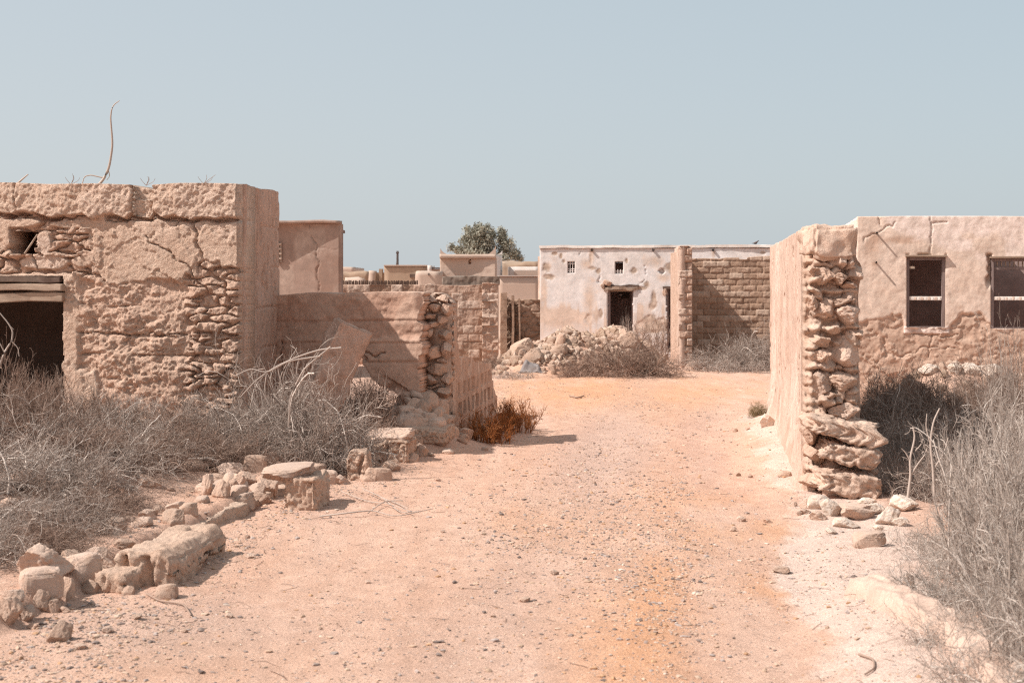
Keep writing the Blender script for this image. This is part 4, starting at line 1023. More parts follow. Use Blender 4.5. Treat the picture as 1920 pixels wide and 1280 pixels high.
def right_building():
    Y0 = 20.0; A = at(1608, 680, Y0); th = math.radians(10); Ld = 3.85
    B = (A.x + Ld * math.cos(th), A.y - Ld * math.sin(th))
    t = thing('rendered_building', 'pale pink rendered building with two empty windows at the right', 'building', (A.x, A.y, 0))
    top = poly_y([(1600, 406), (1700, 405), (1760, 405), (1860, 405), (1925, 405.5), (2100, 407)])
    W1 = (1700, 1773, 480, 614); W2 = (1858, 1936, 482, 616)
    cr = [([(1649, 405), (1650, 424)], 1.2), ([(1621, 452), (1622, 443), (1632, 440), (1643, 440), (1651, 430), (1666, 423), (1676, 424), (1678, 417)], 1.3), ([(1741, 405), (1747, 419), (1747, 432), (1744, 441), (1746, 457), (1744, 479)], 1.2),
          ([(1747, 418), (1776, 417)], 1.1), ([(1747, 629), (1740, 668)], 1.2), ([(1700, 625), (1760, 630), (1800, 628)], 1.0), ([(1655, 635), (1662, 660), (1690, 668)], 1.4), ([(1690, 670), (1735, 650), (1790, 655)], 1.2)]
    def low(px, py, S, Z):
        e = np.interp(px, [1600, 1640, 1660, 1690, 1700, 1775, 1800, 1840, 1870, 2000], [612, 600, 592, 583, 612, 612, 588, 585, 618, 612])
        return sst(-3, 3, py - e + 9 * fbm(S * 5, Z * 5, seed=4))
    def hf(px, py, S, Z):
        lo = low(px, py, S, Z)
        h = .008 * fbm(S * 2, Z * 2, seed=102, octv=4) + .004 * fbm(S * 14, Z * 9, seed=5)
        bad = lo * sst(-.1, .35, fbm(S * 2.4, Z * 2.4, seed=6) + .5 * sst(640, 680, py))
        h = h - .014 * lo + lo * .012 * fbm(S * 9, Z * 9, seed=103, octv=5, gain=.65) - .012 * bad - lo * .014 * sst(.0, .05, fbm(S * 4, Z * 5, seed=107, octv=5, gain=.65))
        for c, w in cr: h = h - .024 * crack(px, py, c, w)
        h = h - .06 * np.exp(-((py - 478) / 2.2) ** 2) * ((px > 1699) & (px < 1775)) * sst(-.2, .2, vn(S * 9, Z * 0, seed=4))
        h = h - .10 * sst(3, -3, px - 1859 + 0) * sst(1849, 1853, px + 3 * vn(py / 9, py * 0, seed=2)) * sst(474, 478, py) * sst(545, 520, py)
        h = h + .018 * ((px > 1692) & (px < 1781) & (py > 474) & (py < 622)) * sst(1.5, -.5, np.minimum(np.abs(px - 1696), np.abs(px - 1777)) - 1.5) * 0
        return h + .012 * ((px > 1695) & (px < 1780) & (py > 612) & (py < 626))
    def mf(px, py, S, Z, h):
        lo = low(px, py, S, Z)
        stain = .8 * blob(px, py, 1690, 450, 46, 9) + .6 * blob(px, py, 1632, 465, 18, 26) + .6 * blob(px, py, 1640, 442, 8, 8) + .5 * blob(px, py, 1640, 494, 7, 9) + .5 * blob(px, py, 1752, 450, 12, 8) + .4 * blob(px, py, 1650, 530, 30, 6) + .5 * blob(px, py, 1800, 575, 12, 6)
        pale = .35 * ((px > 1694) & (px < 1700) | (px > 1773) & (px < 1779)) * (py > 480) * (py < 622) + .6 * ((px > 1695) & (px < 1782) & (py > 613) & (py < 626)) + .6 * sst(0, .5, fbm(S * 1.1, Z * 1.6, seed=109)) * (1 - lo)
        return np.clip(lo * .85 + stain, 0, 1), pale
    ins = lambda px, py, w: (px > w[0]) & (px < w[1]) & (py > w[2]) & (py < w[3])
    relief_part('front_wall', t, M['pink'], (A.x, A.y), B, -.05, top, .0145, hf, mf, lambda px, py: ins(px, py, W1) | ins(px, py, W2), .36, (1700, 1773, 1858, 1936), (480, 614, 482, 616))
    # the side wall that runs back on the left
    D = at(1567, 600, 23.6)
    relief_part('side_wall', t, M['pink'], (D.x, D.y), (A.x, A.y + .06), -.05, poly_y([(1560, 434), (1575, 428), (1608, 406)]), .03, lambda px, py, S, Z: .012 * fbm(S * 3, Z * 3, seed=3), lambda px, py, S, Z, h: (0 * S, .5 + 0 * S), None, .3)
    room(t, (A.x, A.y), B, 3.2, 2.35, M['room'], roof=.6)
    # wooden window frames
    d = Vector((B[0] - A.x, B[1] - A.y, 0)).normalized(); n = Vector((-d.y, d.x, 0)); ang = math.atan2(d.y, d.x)
    def pt(px, py, dep):
        k = (px - CX) / F; s = (k * A.y - A.x) / (d.x - k * d.y); q = Vector((A.x, A.y, 0)) + d * s
        q.z = H - (py - HY) / F * q.y; return q + n * dep
    for wi, w in enumerate((W1, W2)):
        x0, x1, y0, y1 = w; parts_ = []
        tk = 5.5 if wi == 0 else 6.0
        def bar(xa, xb, ya, yb, dep=.07, dd=.09):
            p, q = pt(xa, yb, dep), pt(xb, ya, dep); c = (p + q) / 2
            return box_np(c, ((Vector((q.x - p.x, q.y - p.y, 0))).length, dd, q.z - p.z), rotz=ang, bevel=.004)
        it = [bar(x0 + .3, x0 + tk, y0, y1), bar(x1 - tk - 1, x1 - .3, y0, y1), bar(x0 + tk, x1 - tk - 1, y0 + 1.5, y0 + 8), bar(x0 + tk, x1 - tk - 1, y1 - 2, y1 - .2)]
        V, f = join_np(it)
        fr = part('window', mesh_np('window_frame', V, f, M['greywood'], False), t)
        V, f = bar(x0 + tk, x1 - tk - 1, 556, 563, .06, .06)
        V = V + .004 * np.stack([fbm(V[:, 0] * 30, V[:, 2] * 30, seed=k) for k in range(3)], -1)
        b = bpy.data.objects.new('crossbar', mesh_np('crossbar', V - np.array(list(t.location)), f, M['limetop'], False)); link(b, fr)
        for k in range(9 if wi == 0 else 8):
            xx = x0 + tk + 2 + k * 6.5
            V, f = bar(xx, xx + 4.6, 557 - (k % 3) * .4, 562.5, .045, .04)
            b = bpy.data.objects.new('bar_chip', mesh_np('bar_chip', V - np.array(list(t.location)), f, M['pink'] if k % 2 else M['limetop'], False)); link(b, fr)
        if wi == 0:
            V, f = bar(x0 + tk, x0 + 16, 499, 504, .05, .05); b = bpy.data.objects.new('broken_slat', mesh_np('broken_slat', V - np.array(list(t.location)), f, M['wood'], False)); link(b, fr)
        else:
            V, f = bar(x0 + tk, x1 - tk - 1, 500, 506, .07, .05); b = bpy.data.objects.new('crossbar', mesh_np('crossbar', V - np.array(list(t.location)), f, M['greywood'], False)); link(b, fr)
            for k in range(8):
                xx = x0 + tk + 6 + k * 8
                V, f = bar(xx, xx + 2, 490, 500, .07, .03); b = bpy.data.objects.new('window_bar', mesh_np('window_bar', V - np.array(list(t.location)), f, M['wood'], False)); link(b, fr)
    # boards over the window heads
    for w in (W1, W2):
        p, q = pt(w[0], w[2], .04), pt(w[1], w[2] - 3, .04); c = (p + q) / 2
        box_part('lintel', t, M['wood'], (c.x, c.y, c.z - .012), ((q - p).length + .04, .2, .026), rotz=ang, bevel=.004, sub=.08, amp=.006)
    # two little pipe spouts that throw slanting shadows
    for x, y in ((1643, 437), (1642, 492)):
        p = pt(x, y, .1); q = pt(x, y, -.13)
        V, f = tube_path([p, p.lerp(q, .5), q], .013, .013, 8); part('pipe', mesh_np('pipe', V, f, M['metal'], True), t)
right_building()

# ================================================================== WHITE HOUSE BEHIND THE HEAP
def white_house():
    Y0 = 34.0; A = at(1012, 680, Y0); th = math.radians(8.0); Ld = 6.3
    B = (A.x + Ld * math.cos(th), A.y - Ld * math.sin(th))
    t = thing('lime_washed_house', 'long peeling whitewashed house with broken doorway behind the rubble heap', 'house', (A.x, A.y, 0))
    V1 = (1064, 1078, 490, 512); V2 = (1153, 1168.5, 490.5, 513)
    D1 = (1139, 1187.5, 543, 640); D2 = (1250, 1290, 541, 660)
    ins = lambda px, py, w: (px > w[0]) & (px < w[1]) & (py > w[2]) & (py < w[3])
    peel = [(1025, 500, 9, 10), (1030, 519, 12, 5), (1040, 475, 5, 4), (1057, 491, 4, 5), (1112, 503, 10, 4), (1122, 508, 5, 6), (1108, 485, 3, 12), (1188, 508, 8, 7), (1256, 502, 11, 11), (1212, 532, 9, 9), (1205, 540, 12, 4), (1225, 560, 5, 18), (1222, 572, 9, 12), (1232, 612, 38, 14), (1215, 598, 14, 10), (1126, 588, 4, 8), (1103, 598, 6, 8), (1430, 474, 6, 4), (1052, 480, 3, 6), (1175, 490, 3, 5)]
    def hf(px, py, S, Z):
        h = .006 * fbm(S * 1.6, Z * 1.6, seed=121, octv=4)
        p = 0
        for b in peel: p = np.maximum(p, blob(px, py, *b))
        p = p + .35 * fbm(S * 5, Z * 5, seed=3) * sst(.05, .3, p)
        h = h - .010 * sst(.35, .6, p) + .008 * fbm(S * 12, Z * 12, seed=3) * sst(.3, .5, p)
        for c, w in (([(1208, 495), (1210, 515), (1206, 528), (1198, 535)], .9), ([(1085, 480), (1088, 472)], .8), ([(1124, 510), (1122, 525), (1126, 532)], .8), ([(1304, 470), (1305, 482)], .8)): h = h - .03 * crack(px, py, c, w)
        dia = in_poly(px, py, [(1240, 502), (1247, 508), (1242, 515), (1234, 508)]) * 1.
        return h - .09 * dia
    def mf(px, py, S, Z, h):
        p = 0
        for b in peel: p = np.maximum(p, blob(px, py, *b))
        p = p + .45 * fbm(S * 5, Z * 5, seed=3, octv=5, gain=.65) * sst(.05, .3, p)
        st = 0
        for b in ((1110, 478, 6, 22), (1105, 560, 14, 40), (1040, 590, 40, 18), (1100, 495, 14, 12), (1230, 490, 20, 14), (1245, 520, 16, 10), (1338, 476, 5, 10), (1020, 545, 8, 40), (1118, 590, 8, 16)): st = np.maximum(st, blob(px, py, *b))
        drip = sst(.1, .6, vn(S * 14, Z * .8, seed=9)) * sst(545, 590, py) * .55
        return np.clip(p * 1.1, 0, 1), np.clip(st * .8 + drip + .5 * sst(.1, .6, fbm(S * 1.3, Z * 1.3, seed=8)), 0, 1)
    hole = lambda px, py: ins(px, py, V1) | ins(px, py, V2) | ins(px + 1.2 * vn(py / 6, py * 0, seed=2), py, D1) | ins(px + 1.5 * vn(py / 5, py * 0, seed=5), py, D2)
    relief_part('front_wall', t, M['white'], (A.x, A.y), B, -.05, 464.5, .024, hf, mf, hole, .38, (1064, 1078, 1153, 1168.5, 1139, 1187.5), (490, 512, 543))
    room(t, (A.x, A.y), B, 3.6, 2.3, M['room'], roof=.7)
    d = Vector((B[0] - A.x, B[1] - A.y, 0)).normalized(); n = Vector((-d.y, d.x, 0)); ang = math.atan2(d.y, d.x)
    def pt(px, py, dep=0):
        k = (px - CX) / F; s = (k * A.y - A.x) / (d.x - k * d.y); q = Vector((A.x, A.y, 0)) + d * s
        q.z = H - (py - HY) / F * q.y; return q + n * dep
    def slab(name, x0, x1, y0, y1, dep, dd, mat, **k):
        p, q = pt(x0, y1, dep), pt(x1, y0, dep); c = (p + q) / 2 + n * dd / 2
        return box_part(name, t, M[mat], c, ((Vector((q.x - p.x, q.y - p.y, 0))).length, dd, q.z - p.z), rotz=ang, **k)
    slab('coping', 1011, 1460, 458.5, 465, -.035, .55, 'limetop', sub=.12, amp=.015, freq=2.5); slab('roof_edge', 1011, 1460, 457, 463, 3.2, .4, 'limetop', sub=.12, amp=.015, freq=2.5)
    slab('cornice', 1012.5, 1459, 465.3, 466.8, -.015, .06, 'pink', sub=.12, amp=.01, freq=3)
    # lattice vents
    for w, full in ((V1, True), (V2, False)):
        x0, x1, y0, y1 = w; it = []
        def bar(xa, xb, ya, yb, dep=.06):
            p, q = pt(xa, yb, dep), pt(xb, ya, dep); c = (p + q) / 2
            return box_np(c, (max((Vector((q.x - p.x, q.y - p.y, 0))).length, .01), .04, q.z - p.z), rotz=ang)
        lo_ = y1 - (y1 - y0) * (1.0 if full else .42)
        if full:
            it += [bar(x0, x1, y0, y0 + .8)]
            for k in range(4): it.append(bar(x0 + (x1 - x0) * (k / 3.0) - .7, x0 + (x1 - x0) * (k / 3.0) + .7, y0 + 1, y1, .06 + .002 * k))
            for yy in (y0 + 4, y1 - 8.5, y1 - 5): it.append(bar(x0, x1, yy, yy + 1.4, .055))
        it.append(bar(x0, x1, y1 - 1.2, y1, .05))
        for k in range(4):
            xx = x0 + (x1 - x0) * k / 3.0
            it.append(bar(xx - .9, xx + .9, y1 - 8, y1 - 1.2, .045))
        it.append(bar(x0, x1, y1 - 5.2, y1 - 3.6, .057))
        V, f = join_np(it); part('vent_lattice', mesh_np('vent_lattice', V, f, M['white'], False), t)
    # broken timber lintels and frames of the two doorways
    for k, (x0, x1, y0, y1, dy) in enumerate(((1129, 1197, 534, 538.5, .02), (1133, 1196, 538.5, 543.5, .05))):
        slab('lintel', x0, x1, y0, y1, -dy, .3, 'darkwood' if k == 0 else 'wood', sub=.06, amp=.025, freq=5, seed=k)
    p = pt(1140, 531, -.02)
    rock('broken_plaster', p, (.24, .14, .12), (0, .4, 0), 'slab', 'fstone', 1, t); p = pt(1131, 536, -.02); rock('broken_plaster', p, (.12, .12, .15), (0, -.3, 0), 'round', 'fstone', 2, t)
    slab('door_frame', 1140.5, 1144, 544, 640, .05, .1, 'greywood'); slab('door_frame', 1184.5, 1187, 545, 640, .05, .1, 'greywood'); slab('door_frame', 1144.2, 1184.3, 544, 546.5, .06, .1, 'wood')
    slab('lintel', 1243, 1275, 537.5, 542, -.03, .3, 'darkwood', sub=.06, amp=.02, freq=5, seed=4); p = pt(1247, 547, -.01); rock('broken_plaster', p, (.13, .12, .2), (0, .3, 0), 'round', 'fstone', 3, t)
    slab('door_frame', 1250.6, 1253, 543, 655, .05, .1, 'greywood')
    # inner window of the far room wall
    slab('inner_window', 1146, 1164, 548, 562, 3.5, .06, 'darkwood', bevel=.01)
    slab('inner_bracket', 1143, 1149, 553, 556, 3.3, .2, 'limetop')
    for x in (1110, 1225, 1337):
        p, q = pt(x, 469, .1), pt(x, 469, -.06); V, f = tube_path([p, p.lerp(q, .5), q], .03, .03, 8); part('waterspout', mesh_np('waterspout', V, f, M['darkwood'], True), t)
    # side jamb strip at the left end
    slab('corner_buttress', 1007, 1011.7, 481, 640, .15, .5, 'pink', sub=.2, amp=.01)
    return pt
WP = white_house()

def bird():
    # one continuous body, lofted from beak base to tail
    c = WP(1420, 456.5, 1.2)
    prof = [(-.17, .035, .008), (-.10, .04, .02), (-.05, .05, .045), (0, .06, .058), (.05, .085, .052), (.08, .12, .034), (.095, .145, .03), (.115, .155, .026), (.13, .15, .012)]
    n = 10; V = []
    for x, z, r in prof:
        for k in range(n): V.append((x, r * .9 * math.cos(2 * math.pi * k / n), z + r * math.sin(2 * math.pi * k / n)))
    I = np.arange(len(prof) * n).reshape(len(prof), n)
    q = np.stack([I[:-1], np.roll(I[:-1], -1, 1), np.roll(I[1:], -1, 1), I[1:]], -1).reshape(-1, 4)
    V = np.array(V); V[:, 2] += .03
    t = thing('bird', 'small dark dove perched on the roof of the whitewashed house', 'bird', (c.x, c.y, c.z)); t.scale = (.55, .55, .55)
    o = bpy.data.objects.new('body', mesh_np('bird', V, [q, I[0][None, ::-1][:, :4], I[-1][None][:, :4]], M['bird'], True)); link(o, t)
    Vb, f = tubes(np.array([[(.13, 0, .178), (.155, 0, .172)]]), np.array([[.008, .002]]), 5); o = bpy.data.objects.new('beak', mesh_np('beak', Vb, f, M['darkwood'])); link(o, t)
    for s in (-1, 1):
        Vb, f = tubes(np.array([[(.02, .02 * s, .05), (.02, .02 * s, -.005)]]), np.array([[.005, .005]]), 5); o = bpy.data.objects.new('leg', mesh_np('leg', Vb, f, M['darkwood'])); link(o, t)
bird()

# ================================================================== BLOCK WALLS
def block_h(bl, bh, seed, recess=.018, proud=0.0, erode=.012):
    def f(px, py, S, Z):
        row = np.floor(Z / bh); off = np.where(row % 2 == 0, 0, .5)
        u = S / bl + off; cu = np.floor(u); fx = (u - cu) * bl; fz = Z - row * bh
        e = np.minimum(np.minimum(fx, bl - fx), np.minimum(fz, bh - fz)) + .006 * fbm(S * 9, Z * 9, seed=seed + 3)
        hid = _h(cu, row, np.zeros_like(cu), seed)
        mort = sst(.018, .004, e)
        h = (hid - .5) * .03 + erode * fbm(S * 8, Z * 8, seed=seed, octv=5, gain=.6) - recess * mort
        if proud: h = h + proud * (mort * sst(-.3, .2, vn(S * 2, Z * 5, seed=seed + 5)) * 2 - .6 * (1 - mort) * sst(.45, .9, hid))
        return h, hid, mort
    return f
def right_block_wall():
    Y0 = 31.0; A = at(1294, 690, Y0); B = (A.x + 2.35, A.y - .35)
    t = thing('block_wall', 'sand brick yard wall standing before the right end of the whitewashed house', 'wall', (A.x, A.y, 0))
    bf = block_h(.285, .131, 7)
    top = poly_y([(1290, 485), (1320, 484), (1350, 485), (1360, 483), (1385, 483), (1387, 486), (1400, 486), (1402, 482), (1430, 480), (1460, 479)])
    relief_part('block_face', t, M['block'], (A.x, A.y), B, -.05, top, .019, lambda *a: bf(*a)[0], lambda px, py, S, Z, h: (sst(.55, .9, bf(px, py, S, Z)[1]) * .8, sst(.4, .1, bf(px, py, S, Z)[1]) * .8), None, .2)
    P = at(1265, 690, 29.1)
    t = thing('block_pier', 'tall brick pier end at the left of the sand brick yard wall', 'pier', (P.x, P.y, 0))
    bf2 = block_h(.32, .155, 17, .03, 0, .02)
    Q = at(1298, 690, 29.1)
    topp = poly_y([(1255, 463), (1270, 463), (1276, 461), (1290, 461), (1299, 464)])
    A2 = at(1272.5, 690, 29.1)
    relief_part('pier_face', t, M['blockpale'], (A2.x, A2.y), (Q.x, Q.y), -.05, topp, .017, lambda *a: bf2(*a)[0] * 1.5, lambda px, py, S, Z, h: (sst(.6, .9, bf2(px, py, S, Z)[1]) * .7, 0 * S), None, .1)
    S2 = at(1264, 690, 31.2)
    relief_part('pier_side', t, M['rwall'], (S2.x, S2.y), (A2.x, A2.y), -.05, poly_y([(1255, 468), (1264, 466), (1273, 463)]), .03, lambda px, py, S, Z: .012 * fbm(S * 4, Z * 4, seed=4), None, None, .12)
    W_ = Q.x - A2.x
    box_part('pier_core', t, M['rcore'], ((A2.x + Q.x) / 2 + .02, 30.2, 1.2), (W_ - .05, 1.6, 2.4))
right_block_wall()

def left_block_wall():
    Y0 = 30.0; A = at(600, 690, Y0); B = at(934, 690, Y0)
    t = thing('block_wall', 'pale cement block wall with worn pier end behind the ruined street wall', 'wall', (B.x, B.y, 0))
    bf = block_h(.232, .171, 27, .016, .006, .016)
    top = poly_y([(600, 534), (800, 533.5), (806, 531), (812, 534), (870, 535), (905, 533), (912, 530), (925, 531), (935, 534)])
    relief_part('block_face', t, M['blockpale'], (A.x, A.y), (B.x, B.y), -.05, top, .018, lambda *a: bf(*a)[0], lambda px, py, S, Z, h: (sst(.6, .9, bf(px, py, S, Z)[1]) * .7, sst(.35, .1, bf(px, py, S, Z)[1])), None, .22)
    p0, p1 = at(904, 690, Y0 - .06), at(934.5, 533, Y0 - .06)
    bf3 = block_h(.33, .171, 37, .012, .02, .022)
    relief_part('pier', t, M['blockpale'], (p0.x, p0.y - .06), (p1.x, p1.y - .06), -.05, poly_y([(900, 531), (915, 529), (936, 532)]), .016, lambda *a: bf3(*a)[0] * 1.3, lambda px, py, S, Z, h: (sst(.6, .9, bf3(px, py, S, Z)[1]) * .7, 0 * S), None, .5)
    c0, c1 = at(829, 534, Y0 + .2), at(936, 520, Y0 + .2)
    box_part('cement_cap', t, M['cement'], ((c0.x + c1.x) / 2, Y0 + .55, (c0.z + c1.z) / 2 + .01), (c1.x - c0.x, .5, c1.z - c0.z + .02), sub=.035, amp=.025, freq=5)
left_block_wall()

def low_block_walls():
    Y0 = 32.0; A = at(938, 690, Y0); B = at(1013, 690, Y0)
    t = thing('block_wall', 'low brown stone wall between the cement block pier and the whitewashed house', 'wall', (A.x, A.y, 0))
    def hf(px, py, S, Z):
        w, hid = worley(S, Z, .3, .14, seed=4); return .04 * sst(.02, .25, w) * (.4 + hid) - .03 + .012 * fbm(S * 9, Z * 9, seed=4)
    relief_part('wall_face', t, M['block'], (A.x, A.y), (B.x, B.y), -.05, poly_y([(938, 558), (952, 557), (956, 562), (985, 561), (1000, 560), (1013, 562)]), .02, hf, lambda px, py, S, Z, h: (0 * S, sst(.1, .5, fbm(S * 3, Z * 3, seed=4))), None, .25)
    for x0, x1, y in ((938.5, 950, 549), (959, 963.5, 554), (972, 975, 560)):
        a, b = at(x0, 690, Y0 - .3), at(x1, y, Y0 - .3)
        box_part('pilaster', t, M['block'], ((a.x + b.x) / 2, Y0 - .2, b.z / 2), (b.x - a.x, .3, b.z), sub=.08, amp=.015, freq=4)
low_block_walls()

# ================================================================== BUILDINGS FARTHER BACK
def px_box(name, parent, mat, x0, x1, y0, y1, Y, dep, sub=None, amp=0., seed=0, freq=2., rotz=0, bevel=0, zb=None):
    a, b = at(x0, y1, Y), at(x1, y0, Y)
    z0 = a.z if zb is None else zb
    return box_part(name, parent, M[mat], ((a.x + b.x) / 2, Y + dep / 2, (z0 + b.z) / 2), (b.x - a.x, dep, b.z - z0), sub=sub, amp=amp, seed=seed, freq=freq, rotz=rotz, bevel=bevel, smooth=bool(amp))

def beige_building():
    Y0 = 26.0; A = at(480, 690, Y0 + .2); B = at(636, 690, Y0 - .0)
    t = thing('rendered_building', 'plain beige rendered building with a long crack behind the stone house', 'building', (A.x, A.y, 0))
    def hf(px, py, S, Z):
        h = .006 * fbm(S * 2, Z * 2, seed=141)
        h = h - .026 * crack(px, py, [(582, 412), (583, 432), (589, 450), (595, 459), (594, 475), (597, 490), (596, 510), (598, 530), (597, 548)], 1.2)
        h = h - .008 * crack(px, py, [(560, 471), (585, 474), (596, 478)], 1.0) - .008 * crack(px, py, [(597, 487), (600, 466), (634, 468)], .8)
        return h
    relief_part('front_wall', t, M['beige'], (A.x, A.y), (B.x, B.y), 0, 419, .018, hf, lambda px, py, S, Z, h: (sst(.0, .5, fbm(S * 1.5, Z * 1.5, seed=2)) * .6, sst(.1, .6, fbm(S * 2, Z * 1.2, seed=12)) * .5), lambda px, py: (px > 519) & (px < 527.5) & (py > 455) & (py < 492), .3)
    px_box('coping', t, 'beige', 478, 637.5, 413, 419, Y0 - .06, .3, .12, .01)
    relief_part('side_wall', t, M['beige'], (B.x - .03, B.y + .25), (B.x - .1215 * 3 - .12, B.y + 3), 0, 419, .1)
    px_box('back_wall', t, 'dirt', 482, 622, 420, 690, Y0 + 2.5, .2); px_box('roof', t, 'dirt', 482, 622, 424, 430, Y0 + .35, 2.1)
    it = []
    for k in range(4):
        a, b = at(519, 456 + k * 9 + 3, Y0 + .1), at(528, 456 + k * 9, Y0 + .1); it.append(box_np((a + b) / 2, (b.x - a.x, .05, .03)))
    for x in (519.6, 523.3, 527): 
        a, b = at(x - .8, 492, Y0 + .12), at(x + .8, 455, Y0 + .12); it.append(box_np((a + b) / 2, (b.x - a.x, .05, b.z - a.z)))
    V, f = join_np(it); part('vent_screen', mesh_np('vent_screen', V, f, M['farpink'], False), t)
beige_building()

def horned_building():
    Y0 = 45.0; a = at(825, 600, Y0)
    t = thing('horned_building', 'pale building with upturned horn corners and tiny arched hole', 'building', (a.x, Y0, 0))
    A = at(825, 600, Y0 + .2); B = at(929.5, 600, Y0)
    def hole(px, py): return ((np.abs(px - 881) < 3) & (py > 489.5) & (py < 494.5)) | (((px - 881) ** 2 + (py - 489.5) ** 2) < 9.2)
    relief_part('front_wall', t, M['farpink'], (A.x, A.y), (B.x, B.y), 0, poly_y([(820, 484.5), (935, 484)]), .03, lambda px, py, S, Z: .018 * fbm(S * 1.5, Z * 2, seed=4) + .008 * fbm(S * 5, Z * 8, seed=6), None, hole, .3)
    px_box('parapet', t, 'farpink', 824.6, 930, 476.5, 484.3, Y0 - .04, .3, .1, .01)
    S_ = at(941.5, 600, 49.0)
    relief_part('side_wall', t, M['farwhite'], (B.x, B.y + .06), (S_.x, S_.y), 0, poly_y([(929, 477), (942, 480)]), .08, lambda px, py, S, Z: .015 * fbm(S * 2, Z * 2, seed=4), None, None, .25)
    px_box('roof', t, 'farpink', 828, 928, 484, 488, Y0 + .3, 3.6); px_box('back_wall', t, 'dirt', 828, 934, 486, 600, Y0 + 3.6, .2)
    for i, (x, s, y0, Y, wd) in enumerate(((825.5, 1, 466.5, Y0 - .02, 13), (929.5, -1, 461, Y0 - .02, 15), (941.8, -1, 469.5, 48.9, 9))):
        # horn: a curved upturned tip
        o, tip = at(x, 477.5, Y), at(x - .3 * s, y0, Y)
        hgt = tip.z - o.z; w = wd / F * Y
        n = 8; V = []
        for k in range(n + 1):
            tt = k / n; wx = w * (1 - tt) ** 1.7
            for yy in (0, .28):
                V.append((o.x, o.y + yy, o.z + hgt * tt)); V.append((o.x + s * (wx + .01), o.y + yy, o.z + hgt * tt))
        I = np.arange(len(V)).reshape(-1, 4); q = []
        for p, c in ((0, 1), (3, 2), (2, 0), (1, 3)): q.append(np.stack([I[:-1, p], I[:-1, c], I[1:, c], I[1:, p]], -1))
        q.append(I[-1:][:, [0, 1, 3, 2]])
        part('horn', mesh_np('horn', np.array(V), [np.concatenate(q)], M['farwhite'] if i == 2 else M['farpink'], False), t)
horned_building()

